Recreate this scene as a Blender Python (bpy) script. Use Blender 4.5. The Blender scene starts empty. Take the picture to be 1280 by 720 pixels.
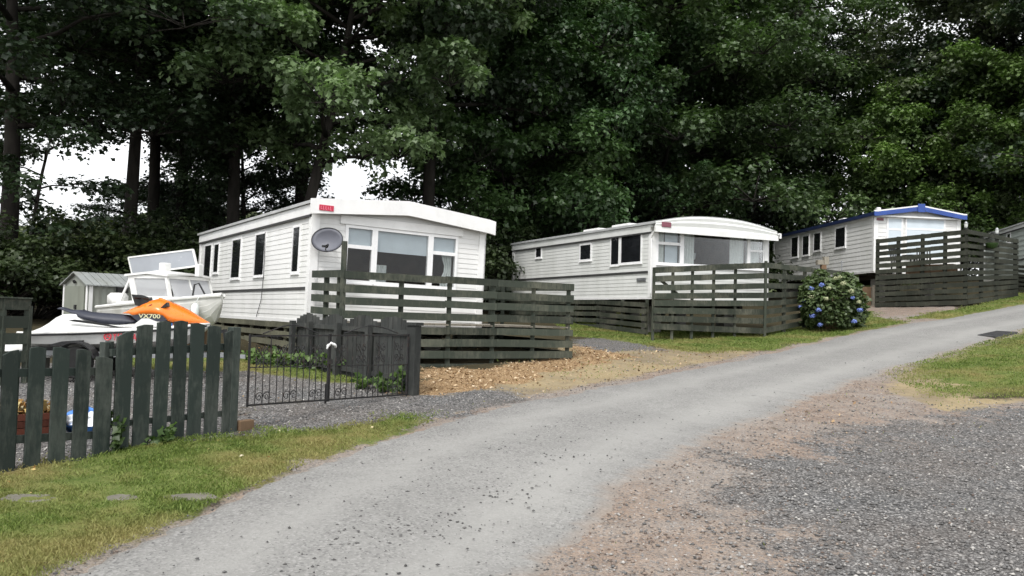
import bpy, math, random
import numpy as np
from mathutils import Vector, Matrix, Euler, noise as mnoise

S = bpy.context.scene
COL = S.collection
rng = np.random.default_rng(11)
random.seed(5)
R = math.radians

# ------------------------------------------------------------------ camera
FPX, CX, CY = 1050.0, 640.0, 360.0          # focal length and centre for a 1280 x 720 frame
PITCH, ROLL = math.atan(36.0 / FPX), 0.030
_f = Vector((0, math.cos(PITCH), math.sin(PITCH)))
_r0, _u0 = Vector((1, 0, 0)), Vector((0, -math.sin(PITCH), math.cos(PITCH)))
_r = _r0 * math.cos(ROLL) + _u0 * math.sin(ROLL)
_u = -_r0 * math.sin(ROLL) + _u0 * math.cos(ROLL)
cam_d = bpy.data.cameras.new('camera'); cam = bpy.data.objects.new('camera', cam_d); COL.objects.link(cam)
cam.matrix_world = Matrix(((_r.x, _u.x, -_f.x, 0), (_r.y, _u.y, -_f.y, 0), (_r.z, _u.z, -_f.z, 0), (0, 0, 0, 1)))
cam_d.sensor_width = 36; cam_d.lens = 36 * FPX / 1280; cam_d.clip_end = 3000; cam_d.clip_start = .1
S.camera = cam

def ray(px, py):
    return (_f + _r * ((px - CX) / FPX) + _u * (-(py - CY) / FPX)).normalized()
def at_y(px, py, Y):
    d = ray(px, py); return d * (Y / d.y)

# ------------------------------------------------------------------ terrain
def softplus(t):
    return np.where(t > 30, t, np.log1p(np.exp(np.minimum(t, 30))))
def hgt(X, Y):
    X = np.asarray(X, float); Y = np.asarray(Y, float)
    Yc = Y - softplus((Y - 44) / 3) * 3
    Xc = X - softplus((X - 30) / 3) * 3
    h = -1.5 + .0665 * (Yc - 7.4) + .18 * softplus((Xc - 8) / 1.5)
    h = h + .02 * np.sin(X * .9 + .4) * np.cos(Y * .7) + .012 * np.sin(X * 2.3 + Y * 1.7)
    return h
def h1(x, y): return float(hgt(x, y))
def ground(px, py):
    d = ray(px, py); lo, hi = 1.0, 1.0
    t = 2.0
    while t < 400:
        p = d * t
        if p.z < h1(p.x, p.y): break
        lo = t; t *= 1.03
    hi = t
    for _ in range(30):
        m = (lo + hi) / 2; p = d * m
        if p.z < h1(p.x, p.y): hi = m
        else: lo = m
    p = d * hi
    return Vector((p.x, p.y, h1(p.x, p.y)))

# ------------------------------------------------------------------ objects
WM = {}
def setp(o, label=None, cat=None, group=None, kind=None):
    if label: o['label'] = label
    if cat: o['category'] = cat
    if group: o['group'] = group
    if kind: o['kind'] = kind
    return o
def thing(name, label, cat, loc=(0, 0, 0), M=None, group=None):
    o = bpy.data.objects.new(name, None); COL.objects.link(o); o.empty_display_size = .2
    M = M or Matrix.Translation(loc)
    o.matrix_world = M; WM[o.name] = M.copy()
    return setp(o, label, cat, group)
def copy_tree(o, parent=None):
    c = o.copy(); COL.objects.link(c)
    if parent: c.parent = parent
    for ch in list(o.children): copy_tree(ch, c)
    return c

class MB:
    """collects pieces of ONE part, in world space or in the space of M"""
    def __init__(s, M=None): s.v, s.f, s.M = [], [], M
    def add(s, vs, fs):
        n = len(s.v); s.v += [tuple(v) for v in vs]; s.f += [tuple(i + n for i in f) for f in fs]
    def quad(s, a, b, c, d): s.add([a, b, c, d], [(0, 1, 2, 3)])
    def box(s, c, size, rot=None):
        x, y, z = (k / 2 for k in size); vs = [Vector(p) for p in ((-x,-y,-z),(x,-y,-z),(x,y,-z),(-x,y,-z),(-x,-y,z),(x,-y,z),(x,y,z),(-x,y,z))]
        if rot is not None:
            m = rot if isinstance(rot, Matrix) else Euler(rot).to_matrix(); vs = [m @ v for v in vs]
        s.add([v + Vector(c) for v in vs], [(0,3,2,1),(4,5,6,7),(0,1,5,4),(1,2,6,5),(2,3,7,6),(3,0,4,7)])
    def bx(s, x0, x1, y0, y1, z0, z1): s.box(((x0+x1)/2,(y0+y1)/2,(z0+z1)/2), (abs(x1-x0),abs(y1-y0),abs(z1-z0)))
    def beam(s, a, b, w, h, up=(0, 0, 1), roll=0):
        a, b = Vector(a), Vector(b); d = b - a; L = d.length
        if L < 1e-6: return
        d.normalize(); up = Vector(up); side = d.cross(up)
        if side.length < 1e-4: side = d.cross(Vector((1, 0, 0)))
        side.normalize(); up = side.cross(d)
        if roll:
            q = Matrix.Rotation(roll, 3, d); side = q @ side; up = q @ up
        s.box((a + b) / 2, (L, w, h), Matrix((d, side, up)).transposed())
    def tube(s, pts, r, n=6, cap=True):
        pts = [Vector(p) for p in pts]; rs = r if isinstance(r, (list, tuple)) else [r] * len(pts)
        vs, fs = [], []; ref = None
        for i, p in enumerate(pts):
            d = (pts[min(i + 1, len(pts) - 1)] - pts[max(i - 1, 0)])
            d = d.normalized() if d.length > 1e-9 else Vector((0, 0, 1))
            if ref is None: ref = d.orthogonal().normalized()
            a = (ref - d * ref.dot(d))
            a = a.normalized() if a.length > 1e-6 else d.orthogonal().normalized()
            ref = a; b = d.cross(a)
            for k in range(n):
                t = 2 * math.pi * k / n
                vs.append(p + (a * math.cos(t) + b * math.sin(t)) * rs[i])
        for i in range(len(pts) - 1):
            for k in range(n):
                k2 = (k + 1) % n
                fs.append((i*n+k, i*n+k2, (i+1)*n+k2, (i+1)*n+k))
        if cap: fs += [tuple(range(n - 1, -1, -1)), tuple((len(pts)-1)*n + k for k in range(n))]
        s.add(vs, fs)
    def loft(s, rings, cap=True, closed=True):
        n = len(rings[0]); vs = [p for r in rings for p in r]; fs = []
        for i in range(len(rings) - 1):
            for k in range(n if closed else n - 1):
                k2 = (k + 1) % n
                fs.append((i*n+k, i*n+k2, (i+1)*n+k2, (i+1)*n+k))
        if cap: fs += [tuple(range(n - 1, -1, -1)), tuple((len(rings)-1)*n + k for k in range(n))]
        s.add(vs, fs)
    def prism(s, poly, off):
        off = Vector(off); n = len(poly); a = [Vector(p) for p in poly]; b = [p + off for p in a]
        s.add(a + b, [tuple(range(n - 1, -1, -1)), tuple(range(n, 2 * n))] + [(k, (k+1) % n, n + (k+1) % n, n + k) for k in range(n)])
    def lathe(s, c, prof, n=16, M3=None):
        rings = []
        for r, z in prof:
            ring = []
            for k in range(n):
                t = 2 * math.pi * k / n; v = Vector((r * math.cos(t), r * math.sin(t), z))
                ring.append(Vector(c) + (M3 @ v if M3 else v))
            rings.append(ring)
        s.loft(rings)
    def build(s, name, mat, parent=None, smooth=False, bevel=0, sub=0, label=None):
        me = bpy.data.meshes.new(name)
        vs = [Vector(v) for v in s.v]
        if s.M is not None: vs = [s.M @ v for v in vs]
        if parent is not None:
            root = parent
            while root.parent: root = root.parent
            inv = WM[root.name].inverted(); vs = [inv @ v for v in vs]
        me.from_pydata([v[:] for v in vs], [], s.f); me.validate(); me.update()
        import bmesh
        b = bmesh.new(); b.from_mesh(me); bmesh.ops.recalc_face_normals(b, faces=b.faces); b.to_mesh(me); b.free()
        o = bpy.data.objects.new(name, me); COL.objects.link(o); me.materials.append(mat)
        if parent is not None: o.parent = parent
        else: WM[o.name] = Matrix.Identity(4)
        if smooth:
            me.polygons.foreach_set('use_smooth', [True] * len(me.polygons))
        if bevel:
            m = o.modifiers.new('bevel', 'BEVEL'); m.width = bevel; m.segments = 2; m.limit_method = 'ANGLE'; m.angle_limit = R(40)
        if sub:
            m = o.modifiers.new('sub', 'SUBSURF'); m.levels = sub; m.render_levels = sub
        if label: o['label'] = label
        return o

def place_mesh_at(o, loc):
    """move a top-level world-space mesh's origin to loc"""
    loc = Vector(loc); o.data.transform(Matrix.Translation(-loc)); o.location = loc; WM[o.name] = Matrix.Translation(loc); return o

def np_mesh(name, verts, faces_flat, k, mat, attr=None, smooth=False):
    me = bpy.data.meshes.new(name); nv = len(verts); nf = len(faces_flat) // k
    me.vertices.add(nv); me.vertices.foreach_set('co', np.asarray(verts, np.float32).ravel())
    me.loops.add(nf * k); me.loops.foreach_set('vertex_index', np.asarray(faces_flat, np.int32))
    me.polygons.add(nf); me.polygons.foreach_set('loop_start', np.arange(0, nf * k, k, dtype=np.int32))
    if smooth: me.polygons.foreach_set('use_smooth', np.ones(nf, bool))
    if attr:
        for an, av in attr.items():
            if np.ndim(av) == 1:
                a = me.attributes.new(an, 'FLOAT', 'POINT'); a.data.foreach_set('value', np.asarray(av, np.float32))
            else:
                a = me.attributes.new(an, 'FLOAT_COLOR', 'POINT'); a.data.foreach_set('color', np.asarray(av, np.float32).ravel())
    me.update(calc_edges=True); me.validate()
    if mat: me.materials.append(mat)
    return me
def link(name, me, parent=None):
    o = bpy.data.objects.new(name, me); COL.objects.link(o)
    if parent: o.parent = parent
    else: WM[o.name] = Matrix.Identity(4)
    return o

# ------------------------------------------------------------------ materials
class NT:
    def __init__(s, name):
        s.m = bpy.data.materials.new(name); s.m.use_nodes = True; s.t = s.m.node_tree; s.n = s.t.nodes; s.n.clear()
        s.out = s.n.new('ShaderNodeOutputMaterial'); s._tc = None
    def node(s, typ, **kw):
        n = s.n.new(typ)
        for k, v in kw.items(): setattr(n, k, v)
        return n
    def set(s, sock, v):
        if hasattr(v, 'is_linked') or hasattr(v, 'links'): s.t.links.new(v, sock)
        elif isinstance(v, (tuple, list)) and len(v) == 3 and sock.type == 'RGBA': sock.default_value = (*v, 1)
        else: sock.default_value = v
    def tc(s, what='Object'):
        if not s._tc: s._tc = s.n.new('ShaderNodeTexCoord')
        return s._tc.outputs[what]
    def mapping(s, scale=(1, 1, 1), what='Object'):
        m = s.n.new('ShaderNodeMapping'); s.t.links.new(s.tc(what), m.inputs[0]); m.inputs['Scale'].default_value = scale; return m.outputs[0]
    def noise(s, scale, detail=4, rough=.55, vec=None, dist=0):
        n = s.n.new('ShaderNodeTexNoise'); s.t.links.new(vec or s.tc(), n.inputs['Vector'])
        n.inputs['Scale'].default_value = scale; n.inputs['Detail'].default_value = detail; n.inputs['Roughness'].default_value = rough; n.inputs['Distortion'].default_value = dist
        return n.outputs['Fac']
    def voro(s, scale, vec=None, out='Distance', feature='F1', rnd=1):
        n = s.n.new('ShaderNodeTexVoronoi'); n.feature = feature; s.t.links.new(vec or s.tc(), n.inputs['Vector']); n.inputs['Scale'].default_value = scale
        n.inputs['Randomness'].default_value = rnd
        return n.outputs[out]
    def math(s, op, a, b=0.0, clamp=False):
        n = s.n.new('ShaderNodeMath'); n.operation = op; n.use_clamp = clamp; s.set(n.inputs[0], a); s.set(n.inputs[1], b); return n.outputs[0]
    def ramp(s, fac, stops, interp='LINEAR'):
        n = s.n.new('ShaderNodeValToRGB'); e = n.color_ramp.elements; n.color_ramp.interpolation = interp
        while len(e) > 1: e.remove(e[0])
        for i, (p, c) in enumerate(stops):
            k = e[0] if i == 0 else e.new(p)
            k.position = p; c = c if isinstance(c, (tuple, list)) else (c, c, c); k.color = (*c, 1)
        s.t.links.new(fac, n.inputs[0]); return n.outputs[0]
    def mix(s, fac, a, b, mode='MIX'):
        n = s.n.new('ShaderNodeMix'); n.data_type = 'RGBA'; n.blend_type = mode
        s.set(n.inputs[0], fac); s.set(n.inputs[6], a); s.set(n.inputs[7], b); return n.outputs[2]
    def attr(s, name, out='Color'):
        n = s.n.new('ShaderNodeAttribute'); n.attribute_name = name; return n.outputs[out]
    def bump(s, h, strength=.3, dist=.01, nrm=None):
        n = s.n.new('ShaderNodeBump'); s.t.links.new(h, n.inputs['Height']); n.inputs['Strength'].default_value = strength; n.inputs['Distance'].default_value = dist
        if nrm is not None: s.t.links.new(nrm, n.inputs['Normal'])
        return n.outputs[0]
    def bsdf(s, color, rough=.6, spec=.4, metal=0, normal=None, **kw):
        n = s.n.new('ShaderNodeBsdfPrincipled'); s.set(n.inputs['Base Color'], color); s.set(n.inputs['Roughness'], rough)
        n.inputs['Specular IOR Level'].default_value = spec; n.inputs['Metallic'].default_value = metal
        if normal is not None: s.t.links.new(normal, n.inputs['Normal'])
        for k, v in kw.items(): s.set(n.inputs[k], v)
        return n.outputs[0]
    def done(s, sh): s.t.links.new(sh, s.out.inputs[0]); return s.m

def simple(name, col, rough=.5, spec=.4, var=.18, scale=6, bump=.1, metal=0, stretch=(1, 1, 1), dirt=None, dirt_amt=.5, fine=60):
    t = NT(name); v = t.mapping(stretch)
    n = t.noise(scale, 5, .6, v)
    lo = tuple(c * (1 - var) for c in col); hi = tuple(min(1, c * (1 + var)) for c in col)
    c = t.ramp(n, [(.3, lo), (.7, hi)])
    if dirt:
        d = t.ramp(t.noise(scale * .6, 6, .65, v, .4), [(.5, 0.0), (.72, dirt_amt)])
        c = t.mix(d, c, dirt)
    nb = t.bump(t.noise(fine, 4, .6, v), bump, .01)
    rr = t.ramp(n, [(.3, max(0, rough - .08)), (.7, min(1, rough + .1))])
    return t.done(t.bsdf(c, rr, spec, metal, nb))

def wood_paint(name, col, worn, amount=.4, island=.5):
    """painted / stained boards: each board its own tone, grain, bleached wear"""
    t = NT(name); g = t.n.new('ShaderNodeNewGeometry'); oi = t.node('ShaderNodeObjectInfo'); isl = t.math('FRACT', t.math('ADD', g.outputs['Random Per Island'], oi.outputs['Random']))
    v = t.mapping((1, 1, 1)); n1 = t.noise(1.6, 5, .65, v); n2 = t.noise(22, 5, .7, t.mapping((1, 1, .22)))
    c = t.mix(t.math('MULTIPLY', isl, island), tuple(k * .72 for k in col), tuple(min(1, k * 1.5) for k in col))
    w = t.ramp(t.math('ADD', t.math('MULTIPLY', n1, .62), t.math('MULTIPLY', n2, .38)), [(.47, 0.0), (.66, amount)])
    c = t.mix(w, c, worn)
    c = t.mix(t.ramp(t.noise(3.1, 4, .6, v), [(.55, 0.0), (.8, .5)]), c, tuple(k * .45 for k in col))
    nb = t.bump(n2, .45, .006)
    return t.done(t.bsdf(c, .8, .25, 0, nb))

def glass_mat(name, tint=(.95, .96, .96), refl=.5):
    t = NT(name); tr = t.node('ShaderNodeBsdfTransparent'); tr.inputs[0].default_value = (*tint, 1)
    gl = t.node('ShaderNodeBsdfGlossy'); gl.inputs['Roughness'].default_value = .03; gl.inputs[0].default_value = (1, 1, 1, 1)
    lw = t.node('ShaderNodeFresnel'); lw.inputs['IOR'].default_value = 1.5
    f = t.math('MULTIPLY', lw.outputs[0], refl, True)
    mx = t.node('ShaderNodeMixShader'); t.t.links.new(f, mx.inputs[0]); t.t.links.new(tr.outputs[0], mx.inputs[1]); t.t.links.new(gl.outputs[0], mx.inputs[2])
    return t.done(mx.outputs[0])

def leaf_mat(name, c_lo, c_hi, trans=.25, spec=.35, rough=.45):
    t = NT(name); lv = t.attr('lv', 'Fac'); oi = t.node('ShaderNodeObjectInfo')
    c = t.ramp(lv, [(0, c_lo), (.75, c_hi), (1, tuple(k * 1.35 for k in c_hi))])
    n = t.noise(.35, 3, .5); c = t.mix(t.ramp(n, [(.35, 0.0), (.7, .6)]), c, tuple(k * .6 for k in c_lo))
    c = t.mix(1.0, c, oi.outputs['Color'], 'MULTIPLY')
    b = t.bsdf(c, rough, spec)
    tl = t.node('ShaderNodeBsdfTranslucent'); t.t.links.new(t.mix(1.0, c, (.95, 1.25, .55), 'MULTIPLY'), tl.inputs[0])
    mx = t.node('ShaderNodeMixShader'); mx.inputs[0].default_value = trans
    t.t.links.new(b, mx.inputs[1]); t.t.links.new(tl.outputs[0], mx.inputs[2])
    return t.done(mx.outputs[0])

M = {}
def white_cladding(name, col, dirt, amt):
    t = NT(name); v = t.mapping((1, 1, 1))
    n = t.noise(.9, 5, .6, v); st = t.noise(1.7, 5, .6, t.mapping((1, 1, .22)))
    c = t.ramp(n, [(.3, tuple(k * .92 for k in col)), (.7, col)])
    c = t.mix(t.ramp(st, [(.46, 0.0), (.78, amt)]), c, dirt)
    c = t.mix(t.ramp(t.noise(2.2, 6, .7, v), [(.58, 0.0), (.8, amt * .8)]), c, dirt)
    return t.done(t.bsdf(c, .42, .45, 0, t.bump(t.noise(3, 2, .5, v), .15, .02)))
M['clad'] = white_cladding('white_cladding', (.77, .77, .755), (.40, .42, .36), .30)
M['clad_grey'] = white_cladding('grey_cladding', (.71, .72, .70), (.38, .40, .35), .32)
M['clad_green'] = white_cladding('pale_green_cladding', (.42, .46, .43), (.28, .31, .28), .4)
M['trim'] = simple('white_trim', (.8, .8, .79), .35, .5, .05, 3, .05, dirt=(.5, .5, .46), dirt_amt=.3)
M['upvc'] = simple('white_window_frame', (.82, .82, .82), .3, .5, .03, 3, .03)
M['roof'] = simple('grey_roof_sheet', (.42, .43, .43), .5, .4, .15, 2, .1, dirt=(.2, .22, .18))
M['dark_strip'] = simple('dark_rubber_strip', (.05, .05, .05), .6, .3, .2)
M['steel_dark'] = simple('rusty_dark_steel', (.06, .05, .045), .7, .4, .35, 8, .3, metal=.3)
M['pane_dark'] = simple('dark_window_pane', (.012, .013, .015), .04, .6, .2, 2, 0)
M['glass'] = glass_mat('window_glass')
M['room'] = simple('room_lining', (.20, .15, .11), .7, .3, .25, 2, .1)
M['room_dark'] = simple('dark_room_furniture', (.05, .045, .04), .6, .3, .4, 3, .1)
M['sky_tone_panel'] = simple('pale_blue_sky_tone', (.60, .67, .72), .6, .3, .06, 3, .05)  # flat pale blue that stands in for sky reflected in window glass
M['curtain'] = simple('white_net_curtain', (.68, .72, .7), .9, .1, .1, 14, .2)
M['blue'] = simple('blue_painted_trim', (.03, .075, .30), .4, .5, .15, 5, .05)
M['navy_roof'] = simple('navy_roof_sheet', (.018, .03, .085), .5, .4, .2, 3, .05)
M['red_badge'] = simple('red_badge', (.50, .02, .06), .4, .5, .15, 20, .05)
M['pink'] = simple('pink_badge_letters', (.75, .2, .27), .4, .5, .1, 20, .05)
M['maroon'] = simple('maroon_badge', (.20, .06, .085), .4, .5, .2, 20, .05)
M['deck'] = wood_paint('green_stained_slats', (.040, .049, .038), (.15, .15, .115), .7, .75)
M['deck2'] = wood_paint('weathered_green_slats', (.036, .043, .032), (.16, .155, .12), .7, .7)
M['deck3'] = wood_paint('dark_olive_slats', (.028, .031, .023), (.10, .10, .075), .55, .7)
M['skirt'] = wood_paint('mossy_bleached_slats', (.10, .10, .07), (.23, .22, .16), .7, .8)
M['picket'] = wood_paint('dark_green_pickets', (.023, .032, .028), (.105, .115, .10), .7, .8)
M['greywood'] = wood_paint('dark_grey_fence_boards', (.035, .038, .036), (.12, .12, .11), .5, .7)
M['barewood'] = wood_paint('bare_grey_timber', (.24, .22, .18), (.4, .37, .31), .5, .6)
M['brownwood'] = wood_paint('brown_timber', (.16, .10, .06), (.26, .18, .11), .5, .6)
M['redbrown'] = wood_paint('red_brown_trough_boards', (.085, .026, .016), (.16, .07, .045), .5, .8)
M['iron'] = simple('black_wrought_iron', (.016, .016, .017), .5, .5, .4, 20, .3, metal=.2, dirt=(.07, .04, .025), dirt_amt=.5)
M['dish'] = simple('grey_dish_mesh', (.12, .125, .15), .5, .4, .08, 6, .05)
M['black'] = simple('black_plastic', (.012, .012, .013), .4, .5, .3)
M['tyre'] = simple('black_tyre', (.018, .018, .018), .85, .3, .3, 20, .4)
M['galv'] = simple('galvanised_steel', (.32, .33, .34), .45, .5, .2, 8, .1, metal=.7)
M['gel'] = simple('white_gelcoat', (.76, .76, .74), .25, .5, .05, 3, .02, dirt=(.5, .5, .45), dirt_amt=.35)
M['hull'] = simple('weathered_cream_hull', (.60, .60, .57), .4, .5, .1, 4, .05, dirt=(.3, .29, .22), dirt_amt=.5)
M['seat'] = simple('navy_grey_vinyl', (.030, .033, .048), .5, .4, .2, 12, .2)
M['orange'] = simple('orange_hood', (.85, .20, .02), .25, .6, .08, 4, .02)
M['redtext'] = simple('red_lettering', (.55, .03, .05), .4, .5, .1)
M['yellowtext'] = simple('pale_yellow_lettering', (.62, .60, .36), .4, .5, .1)
M['bluemark'] = simple('blue_mark', (.02, .16, .5), .4, .5, .1)
M['shed'] = simple('grey_green_shed_sheet', (.25, .265, .235), .55, .4, .12, 3, .1, dirt=(.2, .2, .16), dirt_amt=.5, stretch=(1, 1, .3))
M['shed_door'] = simple('olive_grey_shed_door', (.20, .215, .18), .55, .4, .12, 3, .1, dirt=(.13, .13, .1), stretch=(1, 1, .3))
M['shed_roof'] = simple('pale_grey_shed_roof', (.27, .285, .28), .5, .4, .12, 3, .1, dirt=(.2, .21, .17), dirt_amt=.6)
def milky():
    t = NT('milky_plastic_screen'); a = t.node('ShaderNodeBsdfTransparent'); b = t.bsdf((.55, .56, .58), .2, .5); mx = t.node('ShaderNodeMixShader'); mx.inputs[0].default_value = .5
    t.t.links.new(a.outputs[0], mx.inputs[1]); t.t.links.new(b, mx.inputs[2]); return t.done(mx.outputs[0])
M['clear'] = milky()
M['smoked'] = simple('smoky_grey_acrylic', (.30, .32, .35), .2, .5, .08, 2, .02)
M['bagblue'] = simple('blue_plastic_bag', (.06, .2, .55), .4, .5, .3, 12, .4)
M['bagwhite'] = simple('white_plastic_bag', (.75, .78, .82), .4, .5, .1, 12, .4)
M['soil'] = simple('dark_soil', (.05, .035, .025), .95, .1, .5, 12, .6)
M['concrete'] = simple('grey_concrete', (.32, .31, .29), .9, .2, .2, 8, .4, dirt=(.18, .18, .14))
M['stone'] = simple('flat_grey_stone', (.15, .14, .115), .9, .2, .25, 9, .5, dirt=(.12, .13, .08))
M['bark'] = simple('dark_tree_bark', (.027, .024, .021), .95, .15, .45, 5, .8, stretch=(1, 1, .3), fine=18)
M['iron_cover'] = simple('iron_drain_cover', (.07, .07, .072), .6, .5, .25, 15, .4, metal=.4)
M['string'] = simple('white_rope', (.75, .75, .74), .8, .2, .1, 30, .3)
M['terracotta'] = simple('terracotta', (.30, .12, .07), .8, .2, .2, 8, .2)
M['leaf'] = leaf_mat('sycamore_leaves', (.019, .034, .016), (.092, .130, .064), .25, .45, .42)
M['leaf_bright'] = leaf_mat('light_sycamore_leaves', (.038, .062, .026), (.165, .215, .105), .28, .45, .42)
M['leaf_shrub'] = leaf_mat('shrub_leaves', (.025, .040, .014), (.075, .098, .036), .2)
M['leaf_hyd'] = leaf_mat('hydrangea_leaves', (.04, .066, .024), (.125, .17, .07), .2)
M['weed'] = leaf_mat('weed_leaves', (.04, .08, .02), (.12, .19, .05), .3)
M['petal_blue'] = simple('blue_petals', (.17, .23, .55), .7, .2, .45, 40, .3)
M['petal_pale'] = simple('faded_green_cream_petals', (.42, .44, .27), .8, .2, .25, 40, .3)
M['lamp'] = simple('lantern_glass', (.6, .62, .6), .2, .5, .05)
# ------------------------------------------------------------------ ground zones (world-space outlines of what covers the ground)
def outline(pts): return np.array([[g.x, g.y] for g in (ground(*p) for p in pts)])
ZP = {
 'sand':   [outline([(500,505),(600,468),(716,430),(760,420),(800,432),(850,438),(950,440),(870,458),(740,488),(640,512),(540,545),(470,560)]), outline([(1050,492),(1076,470),(1130,455),(1230,440),(1260,470),(1210,500),(1300,500),(1450,505),(1420,516),(1200,522),(1130,536),(1080,545),(1010,556)])],
 'soil':   [outline([(640,735),(700,680),(790,604),(872,558),(968,522),(1030,490),(1076,472),(1120,462),(1110,490),(1185,512),(1300,500),(1500,520),(1600,640),(1560,830),(640,830)]),
            outline([(296,520),(330,512),(470,505),(520,500),(470,516),(400,528),(330,538)]),
            outline([(1055,384),(1075,402),(1120,407),(1205,392),(1190,381),(1090,379)])],
 'gravel': [outline([(1070,540),(1130,526),(1200,517),(1300,507),(1420,512),(1560,560),(1500,800),(1130,790),(1030,715),(965,680),(945,640),(900,612),(925,580),(1000,562),(1060,553)]),
            outline([(300,505),(420,498),(515,492),(560,492),(640,486),(660,500),(560,524),(480,524),(400,540),(320,552)]),
            outline([(-120,640),(0,598),(140,572),(290,548),(305,510),(500,494),(515,482),(480,466),(300,456),(160,448),(-160,470)]),
            outline([(716,424),(760,422),(800,428),(830,438),(760,440),(716,433)])],
 'bark':   [outline([(515,494),(525,458),(600,462),(716,440),(735,450),(690,468),(620,482),(560,492)]),
            outline([(716,433),(760,438),(790,446),(740,455),(716,450)])],
 'grass':  [outline([(-140,640),(0,592),(140,571),(290,549),(335,545),(420,540),(500,524),(528,523),(500,540),(440,562),(380,580),(310,610),(235,648),(150,685),(60,728),(-60,790),(-200,800)]),
            outline([(690,398),(716,422),(760,424),(800,432),(870,442),(945,440),(1040,421),(1128,405),(1085,392),(1040,388),(1000,400),(820,390)]),
            outline([(1125,400),(1200,388),(1280,366),(1420,330),(1420,345),(1280,381),(1200,398)]),
            outline([(1185,496),(1150,480),(1130,466),(1112,459),(1200,433),(1290,410),(1460,370),(1500,500),(1300,496)]),
            outline([(120,444),(330,448),(480,464),(490,478),(420,480),(300,466),(150,460)])],
}
ROADPOLY = None
SOFT = {'sand': .35, 'soil': .30, 'gravel': .45, 'bark': .25, 'grass': .22}
ORDER = ['sand', 'soil', 'gravel', 'bark', 'grass']
def sdf(P, poly):
    """signed distance, positive inside"""
    a = poly; b = np.roll(poly, -1, 0); d = np.full(len(P), 1e9); ins = np.zeros(len(P), bool)
    for p, q in zip(a, b):
        e = q - p; w = P - p; t = np.clip((w @ e) / max(e @ e, 1e-9), 0, 1)
        d = np.minimum(d, np.hypot(*(w - t[:, None] * e).T))
        c = ((p[1] > P[:, 1]) != (q[1] > P[:, 1]))
        with np.errstate(divide='ignore', invalid='ignore'):
            xi = (q[0] - p[0]) * (P[:, 1] - p[1]) / (q[1] - p[1]) + p[0]
        ins ^= c & (P[:, 0] < xi)
    return np.where(ins, d, -d)
def lump(P, s, ph=0):
    x, y = P[:, 0] * s, P[:, 1] * s
    return (np.sin(x * 1.3 + ph + 1.7 * np.sin(y * .9 + ph)) + np.sin(y * 1.7 - ph * 2 + 1.3 * np.sin(x * 1.1)) + .6 * np.sin(x * 3.1 + y * 2.3 + ph)) / 2.6
def zones(P):
    out = {}
    box = (P[:, 0] > -16) & (P[:, 0] < 26) & (P[:, 1] > .5) & (P[:, 1] < 44)
    for i, z in enumerate(ORDER):
        w = np.zeros(len(P)); Q = P[box]
        if len(Q):
            wob = .16 * lump(Q, 2.1, i) + .09 * lump(Q, 6.3, i + 2)
            ww = np.zeros(len(Q))
            for poly in ZP[z]:
                big = (z == 'gravel' and poly is ZP[z][0]) or (z == 'grass' and poly is ZP[z][3])
                s = sdf(Q, poly) + wob * (2.4 if big else 1.4 if z == 'bark' else 1)
                ww = np.maximum(ww, np.clip((s - (.35 if big and z == 'grass' else 0)) / (SOFT[z] * (5.0 if big and z == 'grass' else 2.2 if big else 1)) * .5 + .5, 0, 1))
            w[box] = ww
        out[z] = w
    rd = np.full(len(P), -9.0); nr = box & (P[:, 0] < 24)
    if nr.any():
        Q = P[nr]; rd[nr] = sdf(Q, ROADPOLY[::6]); out['soil'] = np.maximum(out['soil'], np.clip(1.0 + rd / .5, 0, 1))
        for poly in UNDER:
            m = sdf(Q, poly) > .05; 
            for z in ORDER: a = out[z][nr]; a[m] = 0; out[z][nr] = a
    return out
def composite(Z):
    """visible share of each cover after the later ones lie over the earlier"""
    v = {}; rest = np.ones_like(Z['sand'])
    for z in reversed(ORDER):
        v[z] = Z[z] * rest; rest = rest * (1 - Z[z])
    v['base'] = rest
    return v

# road outline (left and right edge), in world metres
L_PX = [(-60,790),(60,727),(160,682),(250,640),(330,603),(430,566),(520,536),(600,514),(700,494),(800,475),(870,460),(940,446),(1050,420),(1125,406),(1200,395),(1280,381),(1380,362),(1480,344)]
R_PX = [(600,820),(690,725),(745,660),(800,606),(875,560),(920,541),(970,523),(1030,496),(1100,470),(1150,455),(1200,440),(1280,414),(1400,378),(1500,350)]
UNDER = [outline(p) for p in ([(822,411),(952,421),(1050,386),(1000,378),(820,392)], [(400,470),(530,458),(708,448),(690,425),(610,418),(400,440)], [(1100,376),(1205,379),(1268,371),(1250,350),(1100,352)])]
def resample(pts, step):
    P = outline(pts); d = np.r_[0, np.cumsum(np.hypot(*np.diff(P, axis=0).T))]
    t = np.linspace(0, d[-1], step); Q = np.c_[np.interp(t, d, P[:, 0]), np.interp(t, d, P[:, 1])]
    for _ in range(14): Q[1:-1] = (Q[:-2] + 2 * Q[1:-1] + Q[2:]) / 4
    return Q
NR = 520
RL, RR = resample(L_PX, NR), resample(R_PX, NR)
ROADPOLY = np.r_[RL, RR[::-1]]

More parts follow.
